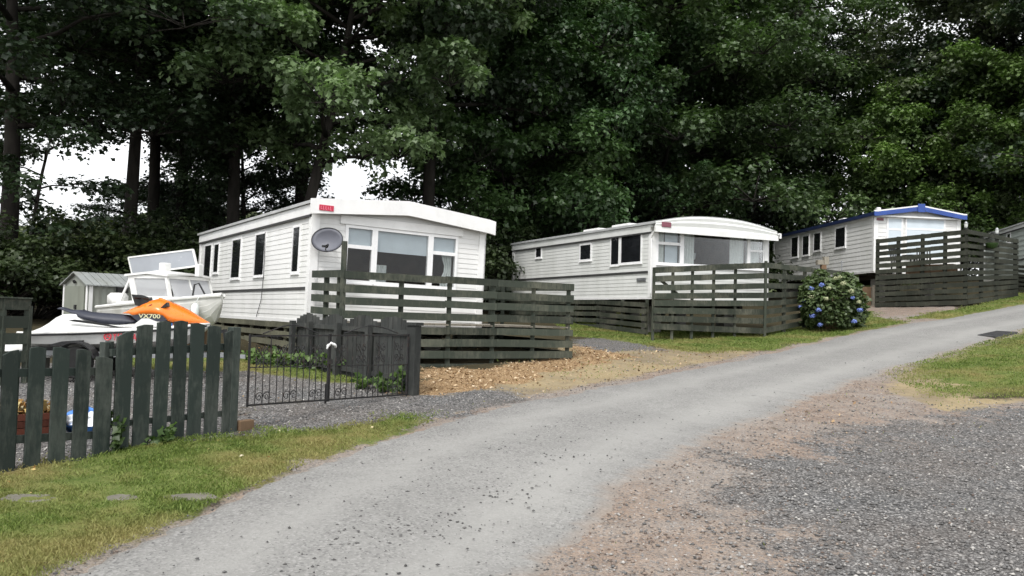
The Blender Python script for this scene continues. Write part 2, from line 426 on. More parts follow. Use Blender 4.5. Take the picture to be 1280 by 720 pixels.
def ground_material():
    t = NT('ground_cover'); z1 = t.attr('zoneA'); z2 = t.attr('zoneB')
    s1 = t.node('ShaderNodeSeparateColor'); t.t.links.new(z1, s1.inputs[0]); s2 = t.node('ShaderNodeSeparateColor'); t.t.links.new(z2, s2.inputs[0])
    edge = t.math('SUBTRACT', t.math('ADD', t.math('MULTIPLY', t.noise(7, 6, .7), .65), t.math('MULTIPLY', t.noise(34, 4, .7), .35)), .5)
    def w(o):   # sharpen the soft border with noise
        return t.math('ADD', t.math('MULTIPLY', t.math('ADD', t.math('SUBTRACT', o, .5), t.math('MULTIPLY', edge, 1.7)), 4.0), .5, True)
    big, mid, fine = t.noise(.8, 5, .6), t.noise(5, 5, .65), t.noise(46, 5, .7)
    vc = t.voro(55, out='Color'); vd = t.voro(55); sv = t.node('ShaderNodeSeparateColor'); t.t.links.new(vc, sv.inputs[0])
    stones = t.ramp(sv.outputs[0], [(0, (.065, .066, .068)), (.5, (.145, .145, .145)), (.85, (.23, .225, .22)), (1, (.42, .41, .40))])
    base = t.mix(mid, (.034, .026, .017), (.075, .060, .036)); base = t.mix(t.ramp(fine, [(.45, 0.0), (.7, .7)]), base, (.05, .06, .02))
    sand = t.mix(t.ramp(mid, [(.35, 0.0), (.65, 1.0)]), (.33, .255, .15), (.40, .325, .21)); sand = t.mix(t.ramp(fine, [(.4, 0.0), (.7, .8)]), sand, (.20, .165, .075))
    sand = t.mix(t.ramp(big, [(.42, 0.0), (.62, .75)]), sand, (.20, .165, .12))
    soil = t.mix(t.ramp(mid, [(.3, 0.0), (.7, 1.0)]), (.22, .165, .13), (.36, .28, .22)); soil = t.mix(t.ramp(big, [(.42, 0.0), (.6, .7)]), soil, (.31, .28, .25)); soil = t.mix(t.ramp(fine, [(.45, 0.0), (.7, .55)]), soil, (.11, .085, .07)); soil = t.mix(t.ramp(sv.outputs[1], [(.45, 0.0), (.9, .65)]), soil, stones)
    grav = t.mix(t.ramp(big, [(.35, 0.0), (.65, .5)]), stones, t.mix(.6, stones, (.18, .14, .11)))
    grav = t.mix(t.ramp(vd, [(.0, 0.0), (.5, .0), (.75, .7)]), grav, (.03, .028, .026))
    bark = t.mix(t.ramp(sv.outputs[2], [(.2, 0.0), (.8, 1.0)]), (.22, .135, .07), (.42, .30, .17)); bark = t.mix(t.ramp(fine, [(.5, 0.0), (.7, .8)]), bark, (.07, .035, .016))
    gr = t.mix(t.ramp(mid, [(.3, 0.0), (.7, 1.0)]), (.08, .115, .026), (.17, .19, .06)); gr = t.mix(t.ramp(big, [(.47, 0.0), (.66, .8)]), gr, (.21, .165, .065))
    gr = t.mix(t.ramp(fine, [(.5, 0.0), (.72, .6)]), gr, (.045, .06, .014))
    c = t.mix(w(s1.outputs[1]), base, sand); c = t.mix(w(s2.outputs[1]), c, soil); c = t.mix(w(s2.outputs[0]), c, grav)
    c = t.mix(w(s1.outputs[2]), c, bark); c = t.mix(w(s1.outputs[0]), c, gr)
    hb = t.math('ADD', t.math('MULTIPLY', fine, .6), t.math('MULTIPLY', vd, -.6))
    return t.done(t.bsdf(c, .95, .15, 0, t.bump(hb, .7, .03)))

def axis(lo, hi, step, far):
    a = list(np.arange(lo, hi, step)); s = step; x = lo; y = a[-1]; L, Rr = [], []
    while x > -far: s *= 1.13; x -= s; L.append(x)
    s = step
    while y < far: s *= 1.13; y += s; Rr.append(y)
    return np.array(L[::-1] + a + Rr)
def make_ground():
    xs, ys = axis(-9, 18, .075, 700), axis(3.2, 32, .075, 900)
    X, Y = np.meshgrid(xs, ys); P = np.c_[X.ravel(), Y.ravel()]
    Z = hgt(P[:, 0], P[:, 1]); zn = zones(P)
    rd = np.full(len(P), -9.0); near = (P[:, 0] > -8) & (P[:, 0] < 24) & (P[:, 1] > 1) & (P[:, 1] < 40)
    rd[near] = sdf(P[near], ROADPOLY[::6])
    Z = Z - np.clip(rd - .16, 0, .14) * .35                 # the ground dips under the road sheet
    Z = Z + .05 * zn['grass'] * np.clip(-rd / .3, 0, 1) + .012 * lump(P, 7, 3) * (1 - zn['gravel'] * .5)
    A = np.c_[zn['grass'], zn['sand'], zn['bark'], np.ones(len(P))]; B = np.c_[zn['gravel'], zn['soil'], zn['soil'] * 0, np.ones(len(P))]
    nx, ny = len(xs), len(ys); i = np.arange(ny - 1)[:, None] * nx + np.arange(nx - 1)[None]
    F = np.stack([i, i + 1, i + 1 + nx, i + nx], -1).reshape(-1)
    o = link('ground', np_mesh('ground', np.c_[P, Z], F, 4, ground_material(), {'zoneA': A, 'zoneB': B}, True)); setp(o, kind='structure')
    return o
make_ground()

def road_material():
    t = NT('old_asphalt'); big, mid, fine = t.noise(.45, 5, .6), t.noise(3.2, 6, .65, None, .4), t.noise(95, 3, .7)
    c = t.ramp(big, [(.3, (.195, .192, .183)), (.7, (.25, .247, .235))]); c = t.mix(t.ramp(mid, [(.42, 0.0), (.75, .6)]), c, (.155, .150, .145))
    sp = t.voro(60, out='Color'); s = t.node('ShaderNodeSeparateColor'); t.t.links.new(sp, s.inputs[0])
    c = t.mix(t.ramp(s.outputs[0], [(.6, 0.0), (1, .55)]), c, (.36, .35, .34)); c = t.mix(t.ramp(s.outputs[1], [(.72, 0.0), (1, .6)]), c, (.075, .075, .075))
    un = t.math('ADD', t.attr('u', 'Fac'), t.math('MULTIPLY', t.math('SUBTRACT', t.noise(1.3, 4, .6), .5), .22)); c = t.mix(t.ramp(un, [(.12, 0.0), (.3, .6), (.42, .1), (.60, .15), (.75, .75), (.92, .1)]), c, (.30, .295, .28)); ve = t.voro(.9, t.mapping((1, 1, 0)), 'Distance', 'DISTANCE_TO_EDGE'); c = t.mix(t.math('MULTIPLY', t.ramp(t.math('ADD', ve, t.math('MULTIPLY', t.noise(6, 4, .7), .05)), [(.022, 1.0), (.030, 0.0)]), t.ramp(t.noise(.6, 3), [(.56, 0.0), (.66, .25)])), c, (.07, .068, .065)); ptch = t.voro(.33, t.mapping((1, 1, 0)), 'Color'); sp2 = t.node('ShaderNodeSeparateColor'); t.t.links.new(ptch, sp2.inputs[0]); c = t.mix(t.ramp(sp2.outputs[0], [(.55, 0.0), (.56, .07)]), c, (.15, .148, .142)); crk = t.noise(9, 6, .75); c = t.mix(t.ramp(crk, [(.60, 0.0), (.70, .5)]), c, (.10, .098, .095)); dust = t.attr('edge', 'Fac'); c = t.mix(t.ramp(t.math('MULTIPLY', dust, t.math('ADD', mid, .35)), [(.32, 0.0), (.75, .75)]), c, (.25, .20, .16))
    return t.done(t.bsdf(c, .92, .2, 0, t.bump(t.math('ADD', fine, t.voro(60)), .35, .008)))
def make_road():
    nw = 34; d = RR - RL; W = np.hypot(*d.T)[:, None]; n = d / W; u = np.linspace(0, 1, nw); vs, ed = [], []
    s = np.arange(NR)
    el = .03 * np.sin(s * .31) + rng.normal(0, .03, NR); er = .05 * np.sin(s * .17 + 2) + rng.normal(0, .04, NR)
    for j in range(nw):
        p = RL + n * (el[:, None] * (1 - u[j]) * (u[j] < .25)) + d * u[j] + n * (er[:, None] * (u[j] > .75))
        z = hgt(p[:, 0], p[:, 1]) + .012 + .03 * math.sin(math.pi * u[j]) - (.045 if j in (0, nw - 1) else .010 if j in (1, nw - 2) else 0)
        vs.append(np.c_[p, z]); ed.append(np.full(NR, abs(u[j] * 2 - 1) ** 5 * (1 if u[j] > .5 else .6)))
    V = np.stack(vs, 1).reshape(-1, 3); E = np.stack(ed, 1).ravel()
    i = np.arange(NR - 1)[:, None] * nw + np.arange(nw - 1)[None]; F = np.stack([i, i + 1, i + 1 + nw, i + nw], -1).reshape(-1)
    setp(link('road', np_mesh('road', V, F, 4, road_material(), {'edge': E, 'u': np.tile(u, NR)}, True)), kind='structure')
make_road()

# ------------------------------------------------------------------ scatter: gravel, grass, chips (uncountable stuff)
def cand(n, x0, x1, y0, y1, k=2.0):
    """points denser towards the camera side (what the eye resolves)"""
    y = y0 + (y1 - y0) * rng.random(n) ** k; x = x0 + (x1 - x0) * rng.random(n); return np.c_[x, y]
def inview(P, m=.06):
    return (np.abs(P[:, 0] / P[:, 1]) < .61 + m + .4 / P[:, 1]) & (P[:, 1] > 4.0)
_ico = np.array([(0,0,1),(.9,0,.1),(.1,.95,0),(-.85,.1,.1),(0,-.9,0),(0,0,-.5)])
_icf = np.array([(0,1,2),(0,2,3),(0,3,4),(0,4,1),(5,2,1),(5,3,2),(5,4,3),(5,1,4)])
def stones_mesh(name, P, size, mat, lift=0.0, flat=.65):
    n = len(P); V = _ico[None] * (1 + rng.normal(0, .22, (n, 6, 1))) * size[:, None, None]
    V = V * np.stack([np.ones(n), .6 + .4 * rng.random(n), flat * (.6 + .5 * rng.random(n))], -1)[:, None, :]
    a = rng.random(n) * 6.28; c, s = np.cos(a)[:, None], np.sin(a)[:, None]
    x = V[..., 0] * c - V[..., 1] * s; y = V[..., 0] * s + V[..., 1] * c
    z0 = hgt(P[:, 0], P[:, 1]) + lift
    V = np.stack([x + P[:, :1], y + P[:, 1:], V[..., 2] + z0[:, None] + size[:, None] * .15], -1)
    F = (_icf[None] + (np.arange(n) * 6)[:, None, None]).reshape(-1)
    return link(name, np_mesh(name, V.reshape(-1, 3), F, 3, mat, {'lv': np.repeat(rng.random(n), 6)}))
def stone_mat(name, stops):
    t = NT(name); c = t.ramp(t.attr('lv', 'Fac'), stops); c = t.mix(t.math('MULTIPLY', t.noise(30, 3), .5), c, (.12, .11, .10)); return t.done(t.bsdf(c, .85, .3))
M['gravel'] = stone_mat('grey_gravel_stones', [(0, (.065, .065, .066)), (.35, (.15, .15, .15)), (.7, (.235, .23, .225)), (.9, (.38, .365, .345)), (1, (.56, .54, .51))])
M['soilstone'] = stone_mat('reddish_stones', [(0, (.11, .075, .06)), (.6, (.24, .18, .145)), (.9, (.36, .29, .24)), (1, (.5, .47, .44))])
M['darkstone'] = stone_mat('dark_stones', [(0, (.05, .05, .052)), (.7, (.10, .10, .10)), (1, (.2, .195, .19))])
def pick(P, Z, dens):
    v = composite(Z); w = sum(v[k] * d for k, d in dens.items()); return rng.random(len(P)) < w
rdist = lambda P: sdf(P, ROADPOLY[::6])
P = cand(230000, -10, 16, 4, 20, 1.6); P = P[inview(P)]; P = P[(rdist(P) < -.02)]; Z = zones(P); k = pick(P, Z, {'gravel': .95, 'soil': .22, 'sand': .03, 'grass': .012})
Pg = P[k]; setp(stones_mesh('gravel_stones', Pg, .006 + .022 * rng.random(len(Pg)) ** 3.4, M['gravel']), kind='stuff')
P = cand(110000, -6, 14, 4, 18, 1.4); P = P[inview(P)]; P = P[(rdist(P) < .02)]; Z = zones(P); k = pick(P, Z, {'soil': .7, 'sand': .08, 'gravel': .06})
Ps = P[k]; setp(stones_mesh('earth_stones', Ps, .006 + .014 * rng.random(len(Ps)) ** 2.2, M['soilstone']), kind='stuff')
# loose chips on the asphalt: thick in the wheel track, thin elsewhere, with a rim along both edges
P = cand(120000, -4, 13, 4.2, 20, 1.7); P = P[inview(P)]; rd = rdist(P)
ta, tb = ground(450, 712), ground(690, 565); tsl = (tb.x - ta.x) / (tb.y - ta.y); trk = np.exp(-((P[:, 0] - (ta.x + tsl * (P[:, 1] - ta.y))) / .75) ** 2) * np.clip((tb.y + 2.5 - P[:, 1]) / 4, 0, 1)
rim = np.exp(-((rd - .06) / .09) ** 2)
k = (rd > -.12) & (rng.random(len(P)) < np.clip(.34 * trk * np.clip(.5 + lump(P, 3.2), .06, 1) + .30 * rim + .02, 0, 1)); Pr = P[k]
setp(stones_mesh('loose_road_chips', Pr, .0055 + .013 * rng.random(len(Pr)) ** 2.2, M['darkstone'], .040), kind='stuff')

def blades_mesh(name, P, hgtv, wid, mat, lean=.5, lift=.02):
    n = len(P); a = rng.random(n) * 6.28; d = np.c_[np.cos(a), np.sin(a)]; l = rng.normal(0, lean, (n, 2)) * hgtv[:, None]
    z = hgt(P[:, 0], P[:, 1]) + lift
    b0 = np.c_[P - d * wid[:, None], z]; b1 = np.c_[P + d * wid[:, None], z]
    m0 = np.c_[P + l * .45 - d * wid[:, None] * .7, z + hgtv * .6]; m1 = np.c_[P + l * .45 + d * wid[:, None] * .7, z + hgtv * .6]; tp = np.c_[P + l, z + hgtv]
    V = np.stack([b0, b1, m1, m0, tp], 1).reshape(-1, 3); o = (np.arange(n) * 5)[:, None]
    F = np.concatenate([o + [0, 1, 2], o + [0, 2, 3], o + [3, 2, 4]], 1).reshape(-1)
    return link(name, np_mesh(name, V, F, 3, mat, {'lv': np.repeat(np.clip(rng.random(n) * .8 + .2 * lump(P, 1.5), 0, 1), 5)}))
def grass_mat():
    t = NT('grass_blades'); lv = t.attr('lv', 'Fac'); big = t.noise(.8, 5, .6)
    c = t.ramp(lv, [(0, (.075, .118, .022)), (.45, (.155, .22, .045)), (.8, (.23, .275, .08)), (1, (.40, .36, .18))])
    c = t.mix(t.ramp(big, [(.46, 0.0), (.64, .65)]), c, (.33, .275, .115))
    b = t.bsdf(c, .6, .25); tl = t.node('ShaderNodeBsdfTranslucent'); t.t.links.new(c, tl.inputs[0])
    mx = t.node('ShaderNodeMixShader'); mx.inputs[0].default_value = .3; t.t.links.new(b, mx.inputs[1]); t.t.links.new(tl.outputs[0], mx.inputs[2]); return t.done(mx.outputs[0])
M['grass'] = grass_mat()
parts = []
for poly, cap in zip(ZP['grass'], (190000, 120000, 15000, 150000, 25000)):
    lo, hi = poly.min(0) - .4, poly.max(0) + .4; lo[1] = max(lo[1], 4.2); hi[1] = min(hi[1], 33); lo[0] = max(lo[0], -12); hi[0] = min(hi[0], 22)
    Q = np.c_[lo[0] + (hi[0] - lo[0]) * rng.random(cap * 4), lo[1] + (hi[1] - lo[1]) * rng.random(cap * 4)]
    Q = Q[(rng.random(len(Q)) < np.clip((lo[1] + 1.0) / Q[:, 1], 0, 1) ** 2) & inview(Q)]; Q = Q[sdf(Q, poly) > -.4]; parts.append(Q[:cap])
parts.append(cand(90000, -9, 16, 4, 24, 1.5)); P = np.concatenate(parts); P = P[inview(P)]; P = P[rdist(P) < .06]; Z = zones(P)
bare = np.clip(.62 + .55 * lump(P, 1.1, 5) + .3 * lump(P, 4.1, 1), .12, 1)
v = composite(Z)
for (q, rr_) in ((ground(36, 631), .16), (ground(150, 630), .10), (ground(240, 629), .15)): bare = bare * (np.hypot(P[:, 0] - q.x, (P[:, 1] - q.y) * 1.6) > rr_ * (.8 + .45 * lump(P, 14)))
k = rng.random(len(P)) < (v['grass'] * bare + .30 * v['sand'] * bare + .02 * v['soil'] + .004 * v['gravel']); Pb = P[k]
setp(blades_mesh('grass', Pb, .007 + .024 * rng.random(len(Pb)) ** 2.4 + .0006 * Pb[:, 1], .0016 + .00042 * Pb[:, 1], M['grass'], .7, .045), kind='stuff')

def flakes_mesh(name, P, size, mat, lift=.02, tilt=.35):
    n = len(P); a = rng.random(n) * 6.28; c, s = np.cos(a), np.sin(a); asp = .35 + .5 * rng.random(n)
    tz = rng.normal(0, tilt, (n, 2)); z = hgt(P[:, 0], P[:, 1]) + lift + size * .2
    V = []
    for u, w in ((-1, 0), (-.1, -1), (1, .1), (0, 1)):
        x = u * size; y = w * size * asp
        V.append(np.c_[P[:, 0] + x * c - y * s, P[:, 1] + x * s + y * c, z + u * size * tz[:, 0] + w * size * tz[:, 1]])
    V = np.stack(V, 1).reshape(-1, 3); F = ((np.arange(n) * 4)[:, None] + [0, 1, 2, 3]).reshape(-1)
    return link(name, np_mesh(name, V, F, 4, mat, {'lv': np.repeat(rng.random(n), 4)}))
def flake_mat(name, stops):
    t = NT(name); return t.done(t.bsdf(t.ramp(t.attr('lv', 'Fac'), stops), .85, .2))
M['chips'] = flake_mat('bark_chips', [(0, (.12, .07, .04)), (.4, (.30, .20, .11)), (.8, (.45, .33, .20)), (1, (.62, .52, .38))])
M['fallen'] = flake_mat('fallen_leaves', [(0, (.16, .07, .02)), (.4, (.33, .20, .07)), (.75, (.45, .36, .15)), (1, (.55, .5, .36))])
P = cand(60000, -2.5, 6, 10, 21, 1.0); P = P[rdist(P) < -.05]; Z = zones(P); k = pick(P, Z, {'bark': .5, 'sand': .09, 'soil': .02}); Pc = P[k]
setp(flakes_mesh('bark_chip_mulch', Pc, .009 + .022 * rng.random(len(Pc)) ** 2.0, M['chips']), kind='stuff')
P = cand(9000, -9, 6, 4.5, 20, 1.3); P = P[inview(P)]; P = P[rdist(P) < -.02]; Z = zones(P); v = composite(Z)
nearfence = np.exp(-((P[:, 0] - (-4.6 + .74 * (P[:, 1] - 7.3))) / .5) ** 2)
k = rng.random(len(P)) < (.10 * v['grass'] + .55 * nearfence * v['grass'] + .03 * v['gravel'] * (P[:, 0] < -1) + .12 * v['base']); Pf = P[k]
setp(flakes_mesh('fallen_leaf_litter', Pf, .010 + .016 * rng.random(len(Pf)), M['fallen'], .05, .3), kind='stuff')

# far hill seen through the gap between the trunks on the left
def hill():
    t = NT('far_hillside'); n1, n2, n3 = t.noise(.05, 5, .6), t.noise(.35, 6, .7), t.noise(1.6, 4, .7)
    c = t.ramp(n1, [(.40, (.055, .075, .045)), (.52, (.16, .19, .085)), (.62, (.07, .09, .055))]); c = t.mix(t.ramp(n2, [(.48, 0.0), (.62, .75)]), c, (.045, .06, .042)); c = t.mix(t.ramp(n3, [(.5, 0.0), (.7, .5)]), c, (.13, .15, .09))
    m = t.done(t.bsdf(c, 1, .05, 0, t.bump(n3, 1.0, 1.2)))
    xs, ys = np.linspace(-330, 60, 110), np.linspace(90, 330, 70); X, Y = np.meshgrid(xs, ys); P = np.c_[X.ravel(), Y.ravel()]
    up = np.clip((P[:, 1] - 92) / 110, 0, 1); up = up * up * (3 - 2 * up)
    Zv = 1.2 + up * (22 + 6 * np.sin(P[:, 0] * .021 + 1) + 3 * np.sin(P[:, 0] * .06)) + up * 1.6 * lump(P, .11) - .5 - 6 * np.clip((P[:, 0] - 10) / 40, 0, 1)
    nx, ny = 110, 70; i = np.arange(ny - 1)[:, None] * nx + np.arange(nx - 1)[None]; F = np.stack([i, i + 1, i + 1 + nx, i + nx], -1).reshape(-1)
    setp(link('hill', np_mesh('hill', np.c_[P, Zv], F, 4, m, None, True)), kind='structure')
hill()
# ------------------------------------------------------------------ static caravans
class Frame3:
    """a local frame standing in the world: x along the front, y back along the side, z up"""
    def __init__(s, P0, yaw, tilt=0):
        s.P0 = Vector(P0); ex = Vector((math.cos(yaw), math.sin(yaw), 0)); ey = Vector((-math.sin(yaw), math.cos(yaw), 0)); ez = Vector((0, 0, 1))
        q = Matrix.Rotation(tilt, 3, ey); s.ex, s.ey, s.ez = q @ ex, ey, q @ ez
        s.M = Matrix(((s.ex.x, s.ey.x, s.ez.x, s.P0.x), (s.ex.y, s.ey.y, s.ez.y, s.P0.y), (s.ex.z, s.ey.z, s.ez.z, s.P0.z), (0, 0, 0, 1)))
    def _hit(s, px, py, n, off):
        d = ray(px, py); t = (s.P0 + n * off).dot(n) / d.dot(n); v = d * t - s.P0
        return v.dot(s.ex), v.dot(s.ey), v.dot(s.ez)
    def front(s, px, py, off=0): x, y, z = s._hit(px, py, s.ey, off); return x, z
    def side(s, px, py, off=0): x, y, z = s._hit(px, py, s.ex, off); return y, z
    def frect(s, x0, y0, x1, y1, off=0):
        mx, my = (x0 + x1) / 2, (y0 + y1) / 2
        return s.front(x0, my, off)[0], s.front(x1, my, off)[0], s.front(mx, y1, off)[1], s.front(mx, y0, off)[1]
    def srect(s, x0, y0, x1, y1, off=0):
        mx, my = (x0 + x1) / 2, (y0 + y1) / 2
        return s.side(x1, my, off)[0], s.side(x0, my, off)[0], s.side(mx, y1, off)[1], s.side(mx, y0, off)[1]

def siding(mb, A, u, nrm, L, z0, z1, pitch=.105, depth=.009, z_from=0):
    """lapped boards on a wall rectangle that starts at A and runs L along u"""
    A, u, nrm = Vector(A), Vector(u), Vector(nrm); Z = Vector((0, 0, 1)); z = z_from
    while z < z1 - 1e-6:
        a, b = max(z, z0), min(z + pitch, z1)
        if b > a + 1e-6:
            oa, ob = depth * (1 - (a - z) / pitch), depth * (1 - (b - z) / pitch)
            mb.quad(A + Z*a + nrm*oa, A + u*L + Z*a + nrm*oa, A + u*L + Z*b + nrm*ob, A + Z*b + nrm*ob)
            mb.quad(A + Z*a, A + u*L + Z*a, A + u*L + Z*a + nrm*oa, A + Z*a + nrm*oa)
        z += pitch
def holed(mb, A, u, nrm, L, z0, z1, holes, **kw):
    """siding with rectangular openings (u0,u1,za,zb)"""
    A, u = Vector(A), Vector(u); us = sorted({0, L, *[h[0] for h in holes], *[h[1] for h in holes]})
    for a, b in zip(us, us[1:]):
        if b - a < 1e-4: continue
        zz = sorted((h[2], h[3]) for h in holes if h[0] < (a + b) / 2 < h[1]); z = z0
        for lo, hi in zz:
            if lo > z: siding(mb, A + u * a, u, nrm, b - a, z, lo, **kw)
            z = hi
        if z1 > z: siding(mb, A + u * a, u, nrm, b - a, z, z1, **kw)

def window(home, M4, plane, rect, fr=.05, bars=(), vbars=(), pane='pane_dark', off=0.006, proud=.035, name='window', label=None, sill=True):
    """plane 'f' (front, faces -y) or 's' (left side, faces -x): a frame with its pane (and curtain) as sub-parts"""
    a, b, z0, z1 = rect; f = MB(M4); g = MB(M4)
    def bx(mb, u0, u1, za, zb, d0, d1):
        if plane == 'f': mb.bx(u0, u1, off - d1, off - d0, za, zb)
        else: mb.bx(off - d1, off - d0, u0, u1, za, zb)
    bx(f, a, b, z1 - fr, z1, -.03, proud); bx(f, a, b, z0, z0 + fr, -.03, proud)
    bx(f, a, a + fr, z0 + fr, z1 - fr, -.03, proud); bx(f, b - fr, b, z0 + fr, z1 - fr, -.03, proud)
    for z in bars: bx(f, a + fr, b - fr, z - fr * .6, z + fr * .6, -.03, proud - .004)
    for x in vbars: bx(f, x - fr * .6, x + fr * .6, z0 + fr, z1 - fr, -.03, proud - .006)
    if sill: bx(f, a - .02, b + .02, z0 - .025, z0 - .002, -.01, proud + .02)
    bx(g, a + fr * .9, b - fr * .9, z0 + fr * .9, z1 - fr * .9, .016, .024)
    w = f.build(name, M['upvc'], home, label=label); p = g.build('pane', M[pane], w)
    return w
def curtain(home, M4, x0, x1, z0, z1, y, mat='curtain', amp=.03, n=6, name='curtain', tied=0):
    mb = MB(M4); k = max(8, int(n * 6)); rows = 6; vs = []; fs = []
    for j in range(rows + 1):
        v = j / rows; z = z1 + (z0 - z1) * v; sq = 1 - tied * math.sin(math.pi * min(1, v * 1.25)) ** 2
        for i in range(k + 1):
            u = i / k; x = x1 + (x0 - x1) * u * sq
            vs.append((x, y + amp * math.sin(u * n * 6.28), z))
    for j in range(rows):
        for i in range(k): q = j * (k + 1) + i; fs.append((q, q + 1, q + k + 2, q + k + 1))
    mb.add(vs, fs); return mb.build(name, M[mat], home, smooth=True)

def home_shell(home, F, W, L, H, z_belt, clad, holes_f=(), holes_s=(), rise=.35, roof='gable', over_f=.14, over_s=.10, band=.26, roofmat='roof', gutter='dark_strip', bandmat='trim', lap=dict(pitch=.105, depth=.009)):
    M4 = F.M
    mb = MB(M4)
    holed(mb, (0, L, 0), (0, -1, 0), (-1, 0, 0), L, 0, H, [(L - h[1], L - h[0], h[2], h[3]) for h in holes_s], **lap)
    holed(mb, (0, 0, 0), (1, 0, 0), (0, -1, 0), W, 0, H, holes_f, **lap)
    siding(mb, (W, 0, 0), (0, 1, 0), (1, 0, 0), L, 0, H, **lap); siding(mb, (W, L, 0), (-1, 0, 0), (0, 1, 0), W, 0, H, **lap)
    mb.quad((0, 0, 0), (W, 0, 0), (W, L, 0), (0, L, 0))
    # gable ends
    prof = [(x, H + (rise * (1 - abs(2 * x / W - 1)) if roof == 'gable' else rise * (1 - abs(2 * x / W - 1) ** 2.2))) for x in np.linspace(0, W, 17)]
    for y in (0.0, L): mb.add([(0, y, H), *[(x, y, z) for x, z in prof], (W, y, H)], [tuple(range(len(prof) + 2))])
    mb.build('wall', M[clad], home)
    # roof sheet
    rf = MB(M4); P = [(-over_s, H - .0 + .03)] + [(x, z + .05) for x, z in prof] + [(W + over_s, H + .03)]
    up = [(x, -over_f, z + .03) for x, z in P]; dn = [(x, -over_f, z - .03) for x, z in P]
    rf.loft([[*up, *dn[::-1]], [(x, L + .06, z) for x, _, z in [*up, *dn[::-1]]]]); rf.build('roof', M[roofmat], home)
    # eaves band, gutter line, belt, corner trims, bottom edge
    e = MB(M4)
    for xs in ((-.055, -.002), (W + .002, W + .055)): e.bx(xs[0], xs[1], -.02, L + .02, H - band, H - .005)
    e.build('eaves_band', M[bandmat], home)
    g = MB(M4); g.bx(-.062, -.006, .03, L - .03, H - band - .045, H - band - .006)
    g.bx(-.028, -.004, .05, L - .05, z_belt - .028, z_belt + .028); g.build('drip_rail', M[gutter], home)
    tr = MB(M4); t = .13
    for x0, x1 in ((-.03, t), (W - t, W + .03)):
        tr.bx(x0, x1, -.028, -.004, 0, H - .002); tr.bx(x0, x1, L + .004, L + .028, 0, H - .002)
    for y0, y1 in ((-.028, t), (L - t, L + .028)):
        tr.bx(-.031, -.005, y0 + .001, y1, 0, H - band - .05); tr.bx(W + .005, W + .031, y0, y1, 0, H - band - .05)
    tr.bx(-.022, -.001, 0, L, -.05, .02); tr.bx(0, W, -.022, -.001, -.05, .02)
    tr.build('corner_trim', M['trim'], home)
    # underside: chassis beams, axle and supports standing on the ground
    ch = MB(M4)
    for x in (.7, W - .7): ch.bx(x - .05, x + .05, .3, L - .3, -.24, -.04)
    for y in np.arange(.8, L, 1.6): ch.bx(.15, W - .15, y - .04, y + .04, -.14, -.03)
    ch.build('chassis', M['steel_dark'], home)
    for x in (.7, W - .7):
        wh = MB(M4)
        wh.tube([(x - .09, L * .5, -.34), (x + .09, L * .5, -.34)], .30, 14); wh.build('wheel', M['tyre'], home)
    for y in (1.0, L * .38, L * .68, L - .8):
        for x in (.7, W - .7):
            w = M4 @ Vector((x, y, -.24)); d = w.z - h1(w.x, w.y) + .05
            if d > .02:
                s = MB(M4); s.bx(x - .2, x + .2, y - .2, y + .2, -.24 - d, -.245); s.build('support_block', M['concrete'], home)
    return prof
def room(home, M4, W, depth, z0, z1, mat='room'):
    r = MB(M4); a, b = .06, W - .06
    r.quad((a, .02, z0), (b, .02, z0), (b, depth, z0), (a, depth, z0)); r.quad((a, .02, z1), (b, .02, z1), (b, depth, z1), (a, depth, z1))
    r.quad((a, depth, z0), (b, depth, z0), (b, depth, z1), (a, depth, z1))
    r.quad((a, .02, z0), (a, depth, z0), (a, depth, z1), (a, .02, z1)); r.quad((b, .02, z0), (b, depth, z0), (b, depth, z1), (b, .02, z1))
    return r.build('interior', M[mat], home)
def roof_vent(home, F, W, x, y, zr, sx=.4, sy=.4, h=.12):
    v = MB(F.M); v.bx(x - sx / 2, x + sx / 2, y - sy / 2, y + sy / 2, zr, zr + h); v.build('roof_vent', M['trim'], home, bevel=.03)

# ---- first caravan (nearest)
F1 = Frame3(at_y(384, 401, 16.0), R(32.6), R(1.15))
W1 = F1.front(603, 345)[0]; L1 = F1.side(249, 340)[0]; H1 = F1.front(391, 267)[1]
c1 = thing('static_caravan', 'large white static caravan nearest the camera with wide fascia and red badge', 'static caravan', M=F1.M, group='static caravans along the drive')
fw = [F1.frect(430, 286, 466, 352), F1.frect(467, 288, 536, 356), F1.frect(537, 294, 571, 359)]
x0, x1 = fw[0][0], fw[2][1]; zt = max(r[3] for r in fw); zb = .78
fw = [(x0, fw[1][0] - .001, zb, zt), (fw[1][0], fw[2][0] - .001, zb, zt), (fw[2][0], x1, zb, zt)]
belt1 = F1.side(330, 362.3)[1]
prof1 = home_shell(c1, F1, W1, L1, H1 + .19, belt1, 'clad', holes_f=[(x0, x1, zb, zt)], rise=.17, band=.20)
room(c1, F1.M, W1, 2.6, .05, H1 - .02)
fu = MB(F1.M); fu.bx(.3, 1.5, 1.9, 2.4, .06, 1.15); fu.build('cupboard', M['room_dark'], c1); fu = MB(F1.M); fu.bx(2.3, W1 - .2, .35, 1.0, .06, .78); fu.build('sofa', M['room_dark'], c1)
zs = F1.front(450, 309)[1]; zs2 = F1.front(554, 317)[1]
window(c1, F1.M, 'f', fw[0], .06, [zs], pane='glass'); window(c1, F1.M, 'f', fw[1], .06, pane='glass'); window(c1, F1.M, 'f', fw[2], .06, [zs2], pane='glass')
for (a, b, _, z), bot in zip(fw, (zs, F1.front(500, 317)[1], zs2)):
    bl = MB(F1.M); bl.bx(a + .05, b - .05, .05, .06, bot, z - .03); bl.build('sky_tone_panel', M['sky_tone_panel'], c1)  # sky reflection of the upper panes, coloured into flat panels behind the glass
curtain(c1, F1.M, fw[2][1] - .32, fw[2][1] - .06, zb, zs2, .12, n=4, tied=.35)
